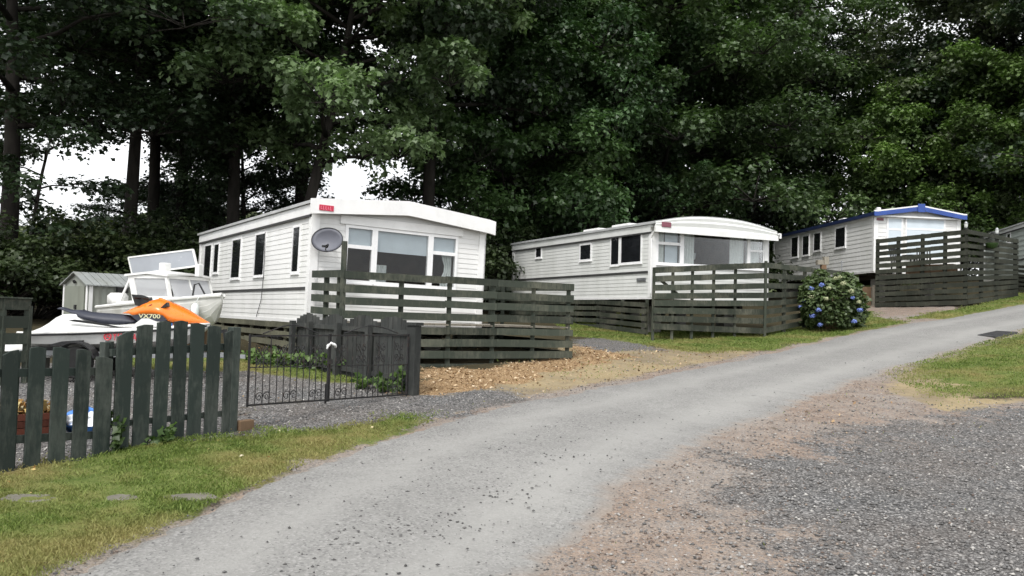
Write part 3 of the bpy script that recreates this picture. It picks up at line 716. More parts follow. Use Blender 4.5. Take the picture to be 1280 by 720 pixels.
curtain(c1, F1.M, fw[1][0] + .08, fw[1][0] + .42, zb, zb + .42, .3, n=3)
hd = MB(F1.M); hd.bx(x0 - .12, x1 + .1, -.05, -.006, zt + .004, zt + .17); hd.build('window_head_panel', M['trim'], c1)
for (a, b, c, d, vb) in [(255.5, 305.5, 264.5, 351, True), (267.6, 304, 274.2, 342, False), (290, 298, 301.6, 349, False), (319, 291, 332, 346, False), (366, 282, 375.5, 342, False)]:
    window(c1, F1.M, 's', F1.srect(a, b, c, d), .045, label='tall narrow side window')
cb = MB(F1.M); pts = [F1.side(*p) for p in ((333.5, 290), (331, 345), (328, 375), (322, 396))]
cb.tube([(-.03, y, z) for y, z in pts], .008, 5); cb.build('cable', M['dark_strip'], c1)
# front fascia board following the gable
fa = MB(F1.M); n = len(prof1); tops = [(-.12, H1 + .265)] + [(x, z + .09) for x, z in prof1] + [(W1 + .16, H1 + .25)]
dz = .29
fa.loft([[(x, -.20, z) for x, z in tops] + [(x, -.20, z - dz) for x, z in tops[::-1]], [(x, -.145, z) for x, z in tops] + [(x, -.145, z - dz) for x, z in tops[::-1]]])
fa.build('fascia', M['trim'], c1)
bx0, bx1, bz0, bz1 = F1.frect(399, 256.5, 417, 263.5, -.20)
bd = MB(F1.M); bd.bx(bx0, bx1, -.214, -.201, bz0, bz1); badge = bd.build('badge', M['red_badge'], c1)
lt = MB(F1.M); w = (bx1 - bx0) / 6
for i, hh in enumerate((.55, .7, .7, .5, .75)):
    xx = bx0 + w * (i + .55); zc = (bz0 + bz1) / 2; k = (bz1 - bz0) * hh / 2
    lt.bx(xx, xx + w * .22, -.2185, -.2142, zc - k, zc + k); lt.bx(xx + w * .25, xx + w * .6, -.2185, -.2142, zc - k, zc - k + .012)
lt.build('lettering', M['pink'], badge)
roof_vent(c1, F1, W1, .95, 2.2, H1 + .30, .18, .18, .10); roof_vent(c1, F1, W1, .8, L1 - 1.6, H1 + .24, .7, .9, .10)

# satellite dish bolted to the front wall: a thing of its own
dc = F1.M @ Vector((*[F1.front(409, 299.7, -.34)[0]], -.34, F1.front(409, 299.7, -.34)[1]))
sd = thing('satellite_dish', 'grey oval satellite dish on the front wall of the nearest caravan', 'satellite dish', dc)
aim = Vector((-.12, -1, .16)).normalized(); rx = aim.cross(Vector((0, 0, 1))).normalized() * -1; uz = rx.cross(aim) * -1
uz = Vector((0, 0, 1)) - aim * aim.z; uz.normalize(); rx = uz.cross(aim) * -1; rx.normalize()
d = MB(); rings = []
for r, dep in ((.02, .075), (.4, .065), (.75, .035), (1, 0), (1.0, .012), (.75, .047), (.4, .077), (.02, .087)):
    rings.append([dc + rx * (.305 * r * math.cos(t)) + uz * (.232 * r * math.sin(t)) - aim * dep for t in np.linspace(0, 2 * math.pi, 33)[:-1]])
d.loft(rings); d.build('reflector', M['dish'], sd, smooth=True)
rim = MB(); rim.tube([dc + rx * (.307 * math.cos(t)) + uz * (.234 * math.sin(t)) for t in np.linspace(0, 2 * math.pi, 33)], .007, 5); rim.build('rim', M['black'], sd)
ar = MB(); foot = dc - uz * .225 - aim * .0; head = dc + aim * .30 - uz * .20 - rx * .10
ar.tube([foot - rx * -.0, foot + aim * .15 - rx * .04, head], .012, 6); ar.build('feed_arm', M['black'], sd)
hdm = MB(); hdm.tube([head - aim * .02, head + aim * -.09 + uz * .05], [.032, .022], 8); hdm.box(head + rx * .05, (.05, .05, .04)); hdm.build('feed_horn', M['black'], sd)
wallp = F1.M @ Vector((F1.front(409, 299.7, -.34)[0] + .24, -.02, F1.front(409, 299.7, -.34)[1] - .02))
mt = MB(); mt.tube([dc - aim * .09, dc - aim * .14 + uz * .0, wallp + Vector((0, 0, .0))], .022, 6); mt.build('mounting_bracket', M['galv'], sd)

# ---- second caravan (middle)
F2 = Frame3(at_y(814, 371.5, 23.0), R(25.2), R(-.35))
W2 = F2.front(959, 340)[0]; L2 = F2.side(641, 345)[0]; H2 = F2.front(815, 284)[1]
c2 = thing('static_caravan', 'cream white static caravan with curved roof and wide curtained front window behind the blue hydrangea', 'static caravan', M=F2.M, group='static caravans along the drive')
r0, r1, r2 = F2.frect(820, 289, 851, 330), F2.frect(853, 291, 935, 332), F2.frect(937, 296, 957, 334)
zt, zb = r1[3] + .02, r1[2] - .06; rr = [(r0[0], r1[0] - .03, zb, zt), (r1[0] - .029, r1[1] + .02, zb, zt), (r1[1] + .021, min(r2[1], W2 - .14), zb, zt)]
belt2 = F2.side(730, 345)[1]
prof2 = home_shell(c2, F2, W2, L2, H2 + .08, belt2, 'clad_grey', holes_f=[(rr[0][0], rr[2][1], zb, zt)], rise=.235, roof='arc', over_f=.26, band=.20, bandmat='clad_grey')
room(c2, F2.M, W2, 3.0, .05, H2)
fu = MB(F2.M); fu.bx(.9, 1.6, 2.6, 2.95, .06, 1.5); fu.build('cupboard', M['room_dark'], c2); fu = MB(F2.M); fu.bx(2.0, 2.9, 2.5, 2.9, .06, 1.05); fu.build('sideboard', M['room_dark'], c2); fu = MB(F2.M); fu.bx(.15, W2 - .15, .25, .7, .06, .72); fu.build('sofa', M['room_dark'], c2)
lm = MB(F2.M); lm.lathe((2.3, 1.2, .9), [(.05, 0), (.02, .1), (.02, .3), (.07, .32), (.09, .5), (.0, .5)], 10); lm.build('table_lamp', M['curtain'], c2)
window(c2, F2.M, 'f', rr[0], .065, [F2.front(835, 304.5)[1]], pane='glass'); window(c2, F2.M, 'f', rr[1], .065, pane='glass'); window(c2, F2.M, 'f', rr[2], .05, [F2.front(947, 314)[1]], pane='glass')
curtain(c2, F2.M, rr[1][0] + .08, rr[1][0] + .52, zb, zt, .12, n=5); curtain(c2, F2.M, rr[1][1] - .60, rr[1][1] - .08, zb, zt, .12, n=5)
curtain(c2, F2.M, rr[0][0] + .06, rr[0][0] + .34, zb, zt, .12, n=3); curtain(c2, F2.M, rr[2][0] + .05, rr[2][1] - .05, zb, zt, .14, n=4)
bl = MB(F2.M); bl.bx(rr[0][0] + .36, rr[0][1] - .07, .09, .10, zb, zt); bl.build('sky_tone_panel', M['sky_tone_panel'], c2)
window(c2, F2.M, 's', F2.srect(669.8, 304.8, 677.8, 323), .05); window(c2, F2.M, 's', F2.srect(725, 304, 740, 326.5), .06, name='window')
window(c2, F2.M, 's', F2.srect(763.5, 294.6, 775.2, 332.5), .05); window(c2, F2.M, 's', F2.srect(776, 291, 803, 330), .055)
gl = MB(F2.M); a, b, z0, z1 = F2.srect(797, 347.5, 808, 352); gl.bx(-.035, -.014, a, b, z0, z1); gl.bx(-.042, -.036, a + .05, b - .05, z0 + .03, z1 - .03); gl.build('wall_grille', M['galv'], c2)
# moulded curved front cap with ridge lines, gutter end
cap = MB(F2.M)
for k, (dy, sc) in enumerate(((-.34, .0), (-.37, .06), (-.345, .12), (-.375, .19), (-.34, .26), (-.30, .33))):
    pass
rows = [(-.265, .10), (-.29, .05), (-.28, -.02), (-.305, -.06), (-.285, -.13), (-.30, -.17), (-.26, -.235)]
xs = np.linspace(-.1, W2 + .1, 25); rings = []
for y, dzz in rows:
    k = (.10 - dzz) / .335
    rings.append([(x, y, H2 + .08 + (.235 * (1 - abs(2 * min(max(x, 0), W2) / W2 - 1) ** 2.2)) * (1 - k) + dzz * (.35 + .65 * k) + .02) for x in xs])
cap.loft(rings, cap=False, closed=False)
cap.loft([[(x, -.25, H2 - .01) for x in xs], [(x, 0, H2 - .0) for x in xs]], cap=False, closed=False)
cap.build('front_cap', M['clad_grey'], c2, smooth=False)
bm_ = MB(F2.M); bm_.bx(-.12, W2 + .12, -.32, -.265, H2 - .15, H2 + .0); bm_.build('front_beam', M['trim'], c2)
gt = MB(F2.M); gt.tube([(W2 + .10, -.34, H2 + .04), (W2 + .17, -.34, H2 + .05), (W2 + .17, -.34, H2 - .08)], .035, 6); gt.tube([(-.1, -.30, H2 + .05), (-.1, -.26, H2 - .1), (-.06, -.05, H2 - .3), (-.06, -.05, .1)], .022, 6); gt.build('gutter_pipe', M['trim'], c2)
bd = MB(F2.M); a, b, z0, z1 = F2.frect(827, 277.6, 838.5, 284, -.315); bd.bx(a, b, -.345, -.316, z0, z1); bd.build('badge', M['maroon'], c2, bevel=.01)
for (px, py, s) in ((720, 287.5, .95), (756, 281, .95)):
    y = F2.side(px, py + 8)[0]; roof_vent(c2, F2, W2, .8, y, H2 + .22, .55, s, .12)

# ---- third caravan (blue trim)
F3 = Frame3(at_y(1092, 339, 32.5), R(4.0), R(.3))
W3 = F3.front(1199, 320)[0]; L3 = F3.side(967, 315)[0]; H3 = F3.front(1093, 267)[1]
c3 = thing('static_caravan', 'white static caravan with blue gable trim standing high behind the tall slatted deck', 'static caravan', M=F3.M, group='static caravans along the drive')
r0, r1 = F3.frect(1108, 272, 1128, 300), F3.frect(1131, 273, 1181, 300)
hz = [(r0[0], r0[1], .55, r0[3]), (r1[0], r1[1], .55, r1[3])]
prof3 = home_shell(c3, F3, W3, L3, H3, .02, 'clad', rise=.27, over_f=.2, band=.10, roofmat='navy_roof', gutter='trim', lap=dict(pitch=.17, depth=.013))
window(c3, F3.M, 'f', hz[0], .06, [F3.front(1118, 287)[1]], off=-.015, pane='sky_tone_panel'); window(c3, F3.M, 'f', hz[1], .06, [F3.front(1155, 287)[1]], off=-.015, pane='sky_tone_panel')
lo = MB(F3.M); lo.bx(hz[0][0] + .06, hz[0][1] - .06, -.036, -.03, .61, F3.front(1118, 288)[1] - .04); lo.bx(hz[1][0] + .06, hz[1][1] - .06, -.036, -.03, .61, F3.front(1155, 288)[1] - .04); lo.build('pane', M['pane_dark'], c3)
for r in ((989.6, 295.5, 998.6, 322.5), (1003.6, 293.5, 1012.4, 320), (1017.6, 290.2, 1027, 314.4), (1044.6, 283.4, 1058, 310.4)):
    window(c3, F3.M, 's', F3.srect(*r), .06, off=-.012)
fb = MB(F3.M); tops = [(-.14, H3 + .09)] + [(x, z + .09) for x, z in prof3] + [(W3 + .14, H3 + .09)]
fb.loft([[(x, -.26, z - .035) for x, z in tops] + [(x, -.26, z - .20) for x, z in tops[::-1]], [(x, -.205, z - .035) for x, z in tops] + [(x, -.205, z - .20) for x, z in tops[::-1]]])
fb.bx(W3 / 2 - .14, W3 / 2 + .14, -.29, -.262, H3 + .10, H3 + .42); fb.build('barge_board', M['blue'], c3)
fb = MB(F3.M); fb.bx(-.13, -.105, -.19, L3, H3 - .09, H3 + .03); fb.build('side_gutter', M['navy_roof'], c3)
wc = MB(F3.M); wc.loft([[(x, -.255, z + .02) for x, z in tops] + [(x, -.255, z - .033) for x, z in tops[::-1]], [(x, -.206, z + .02) for x, z in tops] + [(x, -.206, z - .033) for x, z in tops[::-1]]])
wc.bx(0, W3, -.17, -.016, H3 - .12, H3 - .06); wc.build('white_capping', M['trim'], c3)
bd = MB(F3.M); bd.bx(.06, .34, -.04, -.03, H3 - .26, H3 - .16); bd.build('badge', M['maroon'], c3)
roof_vent(c3, F3, W3, .4, .5, H3 + .1, .16, .16, .22); roof_vent(c3, F3, W3, .6, 3.6, H3 + .12, .5, .5, .12)

# ---- fourth caravan (right edge)
F4 = Frame3(at_y(1300, 345, 36.0), R(-1), 0)
F4 = Frame3(at_y(1297, 341, 30.5), R(-13), 0)
c4 = thing('static_caravan', 'pale green static caravan cut off by the right edge of the picture', 'static caravan', M=F4.M, group='static caravans along the drive')
H4 = F4.side(1290, 277)[1]; L4 = F4.side(1237, 300)[0]
L4 = min(max(L4, 6), 11)
prof4 = home_shell(c4, F4, 3.3, L4, H4, .6, 'clad_green', rise=.3, band=.12, lap=dict(pitch=.19, depth=.020))
window(c4, F4.M, 's', F4.srect(1259, 291, 1264, 304), .05)
window(c4, F4.M, 'f', (.7, 2.6, .8, 1.9), .06)
# ------------------------------------------------------------------ slatted decks and fences
rj = random.Random(3)
def slats(mb, A, B, rows, h, th=.028, jit=.008, seg=None, off=0.0):
    """boards from A to B (points on the top line), rows = drop of each board's top below the line"""
    A, B = Vector(A), Vector(B); d = (B - A); hd = Vector((d.x, d.y, 0)).normalized(); n = Vector((hd.y, -hd.x, 0))
    for r in rows:
        hh = h * (1 + rj.uniform(-.06, .06)); cuts = [0.0] + (seg or []) + [1.0]
        for a, b in zip(cuts, cuts[1:]):
            p = A.lerp(B, a) - Vector((0, 0, r + hh / 2 + rj.uniform(-jit, jit))) + n * (off + rj.uniform(0, .004))
            q = A.lerp(B, b) - Vector((0, 0, r + hh / 2 + rj.uniform(-jit, jit))) + n * (off + rj.uniform(0, .004))
            if b < 1: q = q - (q - p).normalized() * .006
            mb.beam(p, q, th, hh, roll=rj.uniform(-.03, .03))
def posts(parent, pts, mat, w=.09, label=None):
    for (x, y, zb, zt) in pts:
        p = MB(); p.bx(x - w / 2, x + w / 2, y - w / 2, y + w / 2, zb, zt); p.build('post', M[mat], parent, label=label)
def lerp2(A, B, t): return Vector(A).lerp(Vector(B), t)

# ---- veranda of the first caravan
def pt1(x, y, z): return F1.M @ Vector((x, y, z))
D1 = thing('slatted_veranda', 'dark green slatted veranda wrapped round the front of the nearest caravan', 'veranda', pt1(.5, -1.2, -.7), group='slatted verandas')
yf = -1.72                                             # the veranda stands this far out
xl, xr = F1.front(431, 345, yf)[0], F1.front(717, 360, yf)[0]
zt1 = lambda px, py: F1.front(px, py, yf)[1]
A = pt1(xl, yf, zt1(432, 338.5)); B = pt1(xr, yf, zt1(716, 355)); C0 = pt1(.02, -.10, F1.front(391, 338, -.1)[1] )
dz_ = A.z - C0.z
up_rows = [.0, .235, .45, .68]; lo_rows = [.945, 1.16, 1.38, 1.62]
s1 = MB(); slats(s1, A, B, up_rows + lo_rows[:3], .135, seg=[.40, .63]); slats(s1, A, lerp2(A, B, .72), lo_rows[3:], .135, seg=[.45]); s1.build('slat_panel', M['deck'], D1, label='front slats')
s2 = MB(); slats(s2, C0, A + Vector((0, 0, .01)), up_rows + lo_rows, .135); s2.build('slat_panel', M['deck'], D1, label='short return of slats by the dish')
Bk = B + F1.ey * 2.7 + Vector((0, 0, .02)); Bm = lerp2(A, B, .735) + F1.ey * 2.7
s3 = MB(); slats(s3, B, Bk, up_rows + lo_rows, .135); s3.build('slat_panel', M['deck'], D1, label='right hand slats')
s4 = MB(); slats(s4, Bm, Bk, up_rows + lo_rows[:2], .135); s4.build('slat_panel', M['deck'], D1, label='back slats beyond the caravan corner')
nin = F1.ey * .07
pp = []
for t in (.0, .225, .425, .62, .81, .985): q = lerp2(A, B, t) + nin; pp.append((q.x, q.y, h1(q.x, q.y) - .1, q.z + (.52 if t == 0 else .0)))
for t in (.35, .75): q = lerp2(C0, A, t) + F1.ex * .07; pp.append((q.x, q.y, h1(q.x, q.y) - .1, q.z))
for t in (.5, .97): q = lerp2(B, Bk, t) - F1.ex * .07; pp.append((q.x, q.y, h1(q.x, q.y) - .1, q.z))
for t in (.1, .4, .7): q = lerp2(Bm, Bk, t) - nin; pp.append((q.x, q.y, h1(q.x, q.y) - .1, q.z))
posts(D1, pp, 'deck', .085)
fl = MB(); zf = A.z - .90
k = 0
for x in np.arange(.05, xr - .05, .15):
    e = -.06 if x < W1 + .15 else 2.6
    a, b = pt1(x + .07, yf + .03, 0), pt1(x + .07, e, 0); a.z = b.z = zf; fl.beam(a, b, .14, .03)
fl.build('deck_boards', M['barewood'], D1)

# ---- slatted skirt along the first caravan's side
K1 = thing('slatted_skirt', 'mossy bleached timber slats low along the side of the nearest caravan', 'skirting fence', pt1(-.06, 3, -.6), group='slatted skirting fences')
a, b = pt1(-.10, .0, -.03), pt1(-.10, L1, -.03); k = MB()
for i in range(5):
    d = .02 + i * .19; slats(k, a - Vector((0, 0, d)), b - Vector((0, 0, d + .0)), [0], .115, seg=[.2, .42, .66], jit=.012)
k.build('slat_panel', M['skirt'], K1)
posts(K1, [(*(a.lerp(b, t) + F1.ex * .06).xy, h1(*a.lerp(b, t).xy) - .1, a.lerp(b, t).z - .02) for t in (.02, .12, .25, .38, .52, .66, .8, .97)], 'skirt', .07)

# ---- second caravan: deck fence and skirt
D2 = thing('slatted_veranda', 'olive slatted veranda of the middle caravan with low boards down to the grass', 'veranda', ground(890, 415), group='slatted verandas')
A = at_y(818, 334.3, 21.4); yb = 23.2; B = at_y(957, 327.6, yb); Cc = at_y(1061, 340.5, 28.0)
H_ = A.z - ground(819, 413).z; Hb = B.z - h1(B.x, B.y)
rows_t = [0, .42 / 1.0, ]
rel = [.0, .2, .372, .535, .655, .77, .885]            # spacing as a share of the height
def slats_var(mb, A, B, HA, HB, rel, fa=.082, seg=None):
    A, B = Vector(A), Vector(B)
    for r in rel:
        p, q = A - Vector((0, 0, r * HA + fa * HA / 2)), B - Vector((0, 0, r * HB + fa * HB / 2)); cuts = [0] + (seg or []) + [1]
        for a, b in zip(cuts, cuts[1:]):
            u, v = p.lerp(q, a), p.lerp(q, b); mb.beam(u + Vector((0, 0, rj.uniform(-.008, .008))), v - (v - u).normalized() * (.006 if b < 1 else 0) + Vector((0, 0, rj.uniform(-.008, .008))), .028, fa * (HA + HB) / 2, roll=rj.uniform(-.03, .03))
m = MB(); slats_var(m, A, B, H_ * 1.0, Hb * .985, [0, .14, .275, .40, .51, .625, .745, .87], .082, [.53]); m.build('slat_panel', M['deck2'], D2, label='front slats')
Hc = Cc.z - h1(Cc.x, Cc.y)
m = MB(); slats_var(m, B, Cc, Hb * .985, Hc * .97, [0, .14, .275, .40, .51, .625, .745, .87], .082, [.5]); m.build('slat_panel', M['deck2'], D2, label='right hand slats')
n2 = Vector((B.y - A.y, A.x - B.x, 0)).normalized() * -.06
posts(D2, [(*(A.lerp(B, t) + n2 * (1 if t < 1 else -.2)).xy, h1(*A.lerp(B, t).xy) - .1, A.lerp(B, t).z - (.0 if t < 1 else -.03)) for t in (.01, .17, .34, .53, .73, 1.0)], 'deck2', .07)
n3 = Vector((Cc.y - B.y, B.x - Cc.x, 0)).normalized() * -.06
posts(D2, [(*(B.lerp(Cc, t) + n3).xy, h1(*B.lerp(Cc, t).xy) - .1, B.lerp(Cc, t).z) for t in (.22, .45, .68, .97)], 'deck2', .09)
br = MB(); br.beam(A.lerp(B, .08) + n2 * 1.6 - Vector((0, 0, .35)), A.lerp(B, .24) + n2 * 1.6 - Vector((0, 0, .78)), .04, .07); br.build('brace', M['deck2'], D2)
fl = MB(); zf = A.z - .80
q0, q1 = F2.M @ Vector((0.05, -.05, 0)), F2.M @ Vector((W2 + .1, -.05, 0))
for t in np.linspace(.02, .98, 30):
    p = A.lerp(B, t) + n2 * .8; q = q0.lerp(q1, t); p.z = q.z = zf; fl.beam(p, q, .125, .03)
fl.build('deck_boards', M['barewood'], D2)
K2 = thing('slatted_skirt', 'dark weathered slats low along the side of the middle caravan', 'skirting fence', F2.M @ Vector((-.08, 2, -.6)), group='slatted skirting fences')
k = MB(); a, b = F2.M @ Vector((-.10, .05, -.06)), F2.M @ Vector((-.10, L2, -.06)); mid_ = a.lerp(b, .30)
for (p, q, dd) in ((a, mid_, .10), (mid_ + (b - a) * .003, b, 0)):
    for i in range(5): slats(k, p - Vector((0, 0, dd + i * .185)), q - Vector((0, 0, i * .185)), [0], .125, jit=.012, seg=[.5] if dd == 0 else None)
k.build('slat_panel', M['deck2'], K2)
posts(K2, [(*(a.lerp(b, t) + F2.ex * .06).xy, h1(*a.lerp(b, t).xy) - .1, a.lerp(b, t).z) for t in (.01, .15, .3, .45, .6, .8, .97)], 'deck2', .08)

# ---- third caravan: tall deck fence
D3 = thing('slatted_veranda', 'tall near black slatted veranda on high posts in front of the blue trimmed caravan', 'veranda', ground(1190, 383), group='slatted verandas')
A = at_y(1095, 299.5, 31.2); B = at_y(1210, 286.5, 28.6); Cc = at_y(1273, 299.5, 30.2)
HA, HB, HC = (P_.z - h1(P_.x, P_.y) for P_ in (A, B, Cc)); HB *= .99
REL = [0, .095, .185, .275, .362, .45, .535, .615, .695, .775, .855, .93]
m = MB(); slats_var(m, A, B, HA, HB, REL, .06, [.36, .62]); m.build('slat_panel', M['deck3'], D3, label='front slats')
m = MB(); slats_var(m, B, Cc, HB, HC, REL, .06, [.5]); m.build('slat_panel', M['deck3'], D3, label='right hand slats')
nn = Vector((B.y - A.y, A.x - B.x, 0)).normalized() * -.07
posts(D3, [(*(A.lerp(B, t) + nn).xy, h1(*A.lerp(B, t).xy) - .1, A.lerp(B, t).z + .02) for t in (.01, .25, .52, .76, .97)], 'deck3', .1)
n3 = Vector((Cc.y - B.y, B.x - Cc.x, 0)).normalized() * -.07
posts(D3, [(*(B.lerp(Cc, t) + n3).xy, h1(*B.lerp(Cc, t).xy) - .1, B.lerp(Cc, t).z + .02) for t in (.3, .6, .98)], 'deck3', .1)
fl = MB(); zf3 = A.z - HA * .52
q0, q1 = F3.M @ Vector((.05, -.06, 0)), F3.M @ Vector((W3 + .2, -.06, 0))
for t in np.linspace(.02, .98, 30):
    p = A.lerp(B, t) + nn * .9; q = q0.lerp(q1, t); p.z = q.z = zf3; fl.beam(p, q, .125, .035)
fl.build('deck_boards', M['barewood'], D3)
# post lanterns, hanging basket, chairs and a planter on that deck
def lantern(p, lab):
    o = thing('post_lantern', lab, 'lantern', p, group='lanterns on the tall veranda')
    b = MB(); b.bx(p.x - .05, p.x + .05, p.y - .05, p.y + .05, p.z + .002, p.z + .05); b.build('base', M['black'], o)
    g = MB(); g.lathe(p + Vector((0, 0, .051)), [(.04, 0), (.055, .04), (.062, .13), (.05, .14)], 8); g.build('glass_shade', M['lamp'], o)
    c = MB(); c.lathe(p + Vector((0, 0, .192)), [(.075, 0), (.04, .05), (.01, .08)], 8); c.build('cap', M['galv'], o)
q = A.lerp(B, .97) + nn; lantern(Vector((q.x, q.y, q.z + .02)), 'small pale lantern on the corner post of the tall veranda')
q = B.lerp(Cc, .6) + n3; lantern(Vector((q.x, q.y, q.z + .02)), 'small pale lantern above the hanging basket')
hb = B.lerp(Cc, .36) + n3 * -2.6 - Vector((0, 0, .34))
o = thing('hanging_basket', 'round green hanging basket on the right side of the tall veranda', 'hanging basket', hb)
LEAFBALL = None
b = MB(); b.lathe(hb - Vector((0, 0, .22)), [(.03, 0), (.15, .04), (.20, .14), (.21, .2)], 14); b.build('basket', M['weed'], o)
b = MB()
for t in (0, 2.1, 4.2): b.tube([hb + Vector((.2 * math.cos(t), .2 * math.sin(t), 0)), hb + Vector((0, 0, .38))], .008, 4)
b.tube([hb + Vector((0, 0, .38)), B.lerp(Cc, .36) + Vector((0, 0, .05))], .012, 4); b.build('chain', M['black'], o)
def garden_chair(p, rz, lab):
    o = thing('garden_chair', lab, 'garden chair', p, group='chairs on the tall veranda'); Q = Matrix.Translation(p) @ Matrix.Rotation(rz, 4, 'Z')
    b = MB(Q); b.bx(-.24, .24, -.24, .24, .42, .45); b.build('seat', M['black'], o)
    b = MB(Q)
    for x in np.linspace(-.21, .21, 6): b.beam((x, .24, .46), (x, .34, .98), .045, .02)
    b.bx(-.25, .25, .32, .36, .95, 1.02); b.build('backrest', M['black'], o)
    for x in (-.22, .22):
        for y in (-.22, .22): b = MB(Q); b.bx(x - .02, x + .02, y - .02, y + .02, 0, .418); b.build('leg', M['black'], o)
        b = MB(Q); b.bx(x * 1.18 - .03, x * 1.18 + .03, -.24, .27, .64, .67); b.bx(x*1.18 - .02, x*1.18 + .02, -.23, -.19, .4, .64); b.build('armrest', M['black'], o)
for t, rz, lab in ((.17, .4, 'black garden chair nearest the left end of the tall veranda'), (.42, -.5, 'black garden chair in the middle of the tall veranda')):
    q = A.lerp(B, t) + nn * 11; garden_chair(Vector((q.x, q.y, zf3 + .02)), rz, lab)
q = A.lerp(B, .3) + nn * 13
o = thing('garden_table', 'dark round garden table between the chairs on the tall veranda', 'garden table', Vector((q.x, q.y, zf3 + .02)))
b = MB(); b.lathe(Vector((q.x, q.y, zf3 + .72)), [(.42, 0), (.43, .015), (.42, .03)], 20); b.build('tabletop', M['black'], o)
b = MB(); b.tube([(q.x, q.y, zf3 + .03), (q.x, q.y, zf3 + .72)], .03, 8); b.lathe(Vector((q.x, q.y, zf3 + .02)), [(.25, 0), (.05, .04)], 12); b.build('pedestal', M['black'], o)
q = A.lerp(B, .6) + nn * 4
o = thing('timber_planter', 'brown timber planter on the floor of the tall veranda', 'planter', Vector((q.x, q.y, zf3 + .02)))
e = (B - A).normalized(); e.z = 0; u_ = Vector((q.x, q.y, zf3 + .17))
b = MB(); b.beam(u_ - e * .9, u_ + e * .8, .3, .3); b.build('box', M['brownwood'], o)
b = MB(); b.beam(u_ - e * .85 + Vector((0, 0, .155)), u_ + e * .75 + Vector((0, 0, .155)), .25, .02); b.build('compost', M['soil'], o)
# boards and a block propped under the third caravan
q = ground(1080, 378)
bp = at_y(1071, 376, 32.3); z0 = h1(bp.x, bp.y)
o = place_mesh_at((lambda b: (b.beam((bp.x, bp.y, z0), (bp.x + .5, bp.y + .05, z0), .03, .02), b.bx(bp.x, bp.x + .55, bp.y + .0, bp.y + .03, z0, z0 + .78), b)[-1])(MB()).build('plywood_board', M['brownwood']), (bp.x, bp.y, z0)); setp(o, 'brown plywood board standing under the blue trimmed caravan', 'board')
o = place_mesh_at((lambda b: (b.bx(bp.x + .58, bp.x + .74, bp.y - .1, bp.y + .06, z0, z0 + .84), b)[-1])(MB()).build('timber_prop', M['barewood'], bevel=.01), (bp.x + .66, bp.y, z0)); setp(o, 'pale timber prop beside the plywood board under the blue trimmed caravan', 'prop')

# ---- fence panel of the fourth caravan (right edge)
A4, B4 = at_y(1271, 331, 31.4), at_y(1310, 336, 29.8); h4 = A4.z - h1(A4.x, A4.y)
D4 = thing('slatted_fence', 'dark slatted fence at the right edge beside the pale green caravan', 'fence', (A4.x, A4.y, h1(A4.x, A4.y)))
m = MB(); slats_var(m, A4, B4, h4, B4.z - h1(B4.x, B4.y), [0, .15, .3, .45, .6, .75, .88], .1); m.build('slat_panel', M['deck3'], D4)
posts(D4, [(P_.x, P_.y + .07, h1(P_.x, P_.y) - .1, P_.z) for P_ in (A4, A4.lerp(B4, .5), B4)], 'deck3', .09)

# ------------------------------------------------------------------ picket fences in front of the yard
fA = ground(0, 594); fB = ground(300, 538)
fd = Vector((fB.x - fA.x, fB.y - fA.y, 0)).normalized(); fn = Vector((fd.y, -fd.x, 0))      # fn faces the road
FP = Frame3(fA, math.atan2(fd.y, fd.x))
def picket(parent, px0, px1, ytl, ytr, yb, tilt=0):
    xm = (px0 + px1) / 2; x0 = FP.front(px0, (ytl + yb) / 2)[0]; x1 = FP.front(px1, (ytr + yb) / 2)[0]
    za, zb, z0 = FP.front(px0, ytl)[1], FP.front(px1, ytr)[1], FP.front(xm, yb)[1] - .01
    b = MB(FP.M); y0, y1 = -.026, -.001; s = tilt; c = .018
    pr = [(x0 - s, z0), (x1 - s, z0), (x1 + s, zb), ((x0 + x1) / 2 + s, (za + zb) / 2 + .012), (x0 + s, za)]
    b.prism([(x, y0, z) for x, z in pr], (0, y1 - y0, 0)); return b.build('picket', M['picket'], parent, bevel=.004)
PA = thing('picket_fence', 'lower stretch of dark green picket fence with slanted tops at the left edge', 'picket fence', fA, group='dark green picket fences')
for a in ((-24, -6, 443, 439, 597), (-1, 19, 444, 437, 594), (32, 52, 435, 435, 591), (62, 82, 434, 437, 588), (91, 109, 437, 439, 583), (116.5, 137, 446, 449, 575)): picket(PA, *a, tilt=rj.uniform(-.006, .006))
PB = thing('picket_fence', 'taller stretch of dark green picket fence with rounded tops beside the iron gate', 'picket fence', ground(220, 556), group='dark green picket fences')
for a in ((142, 162, 421, 413, 569), (167, 186.5, 408, 406, 564), (192, 209, 403, 402.5, 556), (214.5, 230.5, 402, 402, 551), (235, 251.5, 404, 406, 550), (256.5, 272, 408, 408.5, 547), (278, 292, 416, 413, 541)): picket(PB, *a, tilt=rj.uniform(-.006, .006))
def rail(parent, p, q, hh):
    x0, z0 = FP.front(*p); x1, z1 = FP.front(*q); b = MB(FP.M); b.beam((x0, .022, z0), (x1, .022, z1), .04, hh); b.build('rail', M['picket'], parent)
rail(PA, (-24, 467), (140, 464), .07); rail(PA, (-24, 552), (137, 543), .07)
rail(PB, (140, 441), (292, 433), .07); rail(PB, (140, 531), (292, 516), .06)
def fpost(parent, px0, px1, yt, yb, d=.09, off=.045):
    a, b_ = FP.front(px0, yt)[0], FP.front(px1, yt)[0]; zt, z0 = FP.front((px0 + px1) / 2, yt)[1], FP.front((px0 + px1) / 2, yb)[1]
    b = MB(FP.M); b.bx(a, b_, off, off + d, z0 - .1, zt); b.build('post', M['picket'], parent, bevel=.006)
fpost(PA, 135, 141, 428, 572); fpost(PA, 22, 30, 440, 592); fpost(PB, 142, 147, 427, 568, .09, .05)
fpost(PB, 290, 299.5, 409, 537, .10, -.03)
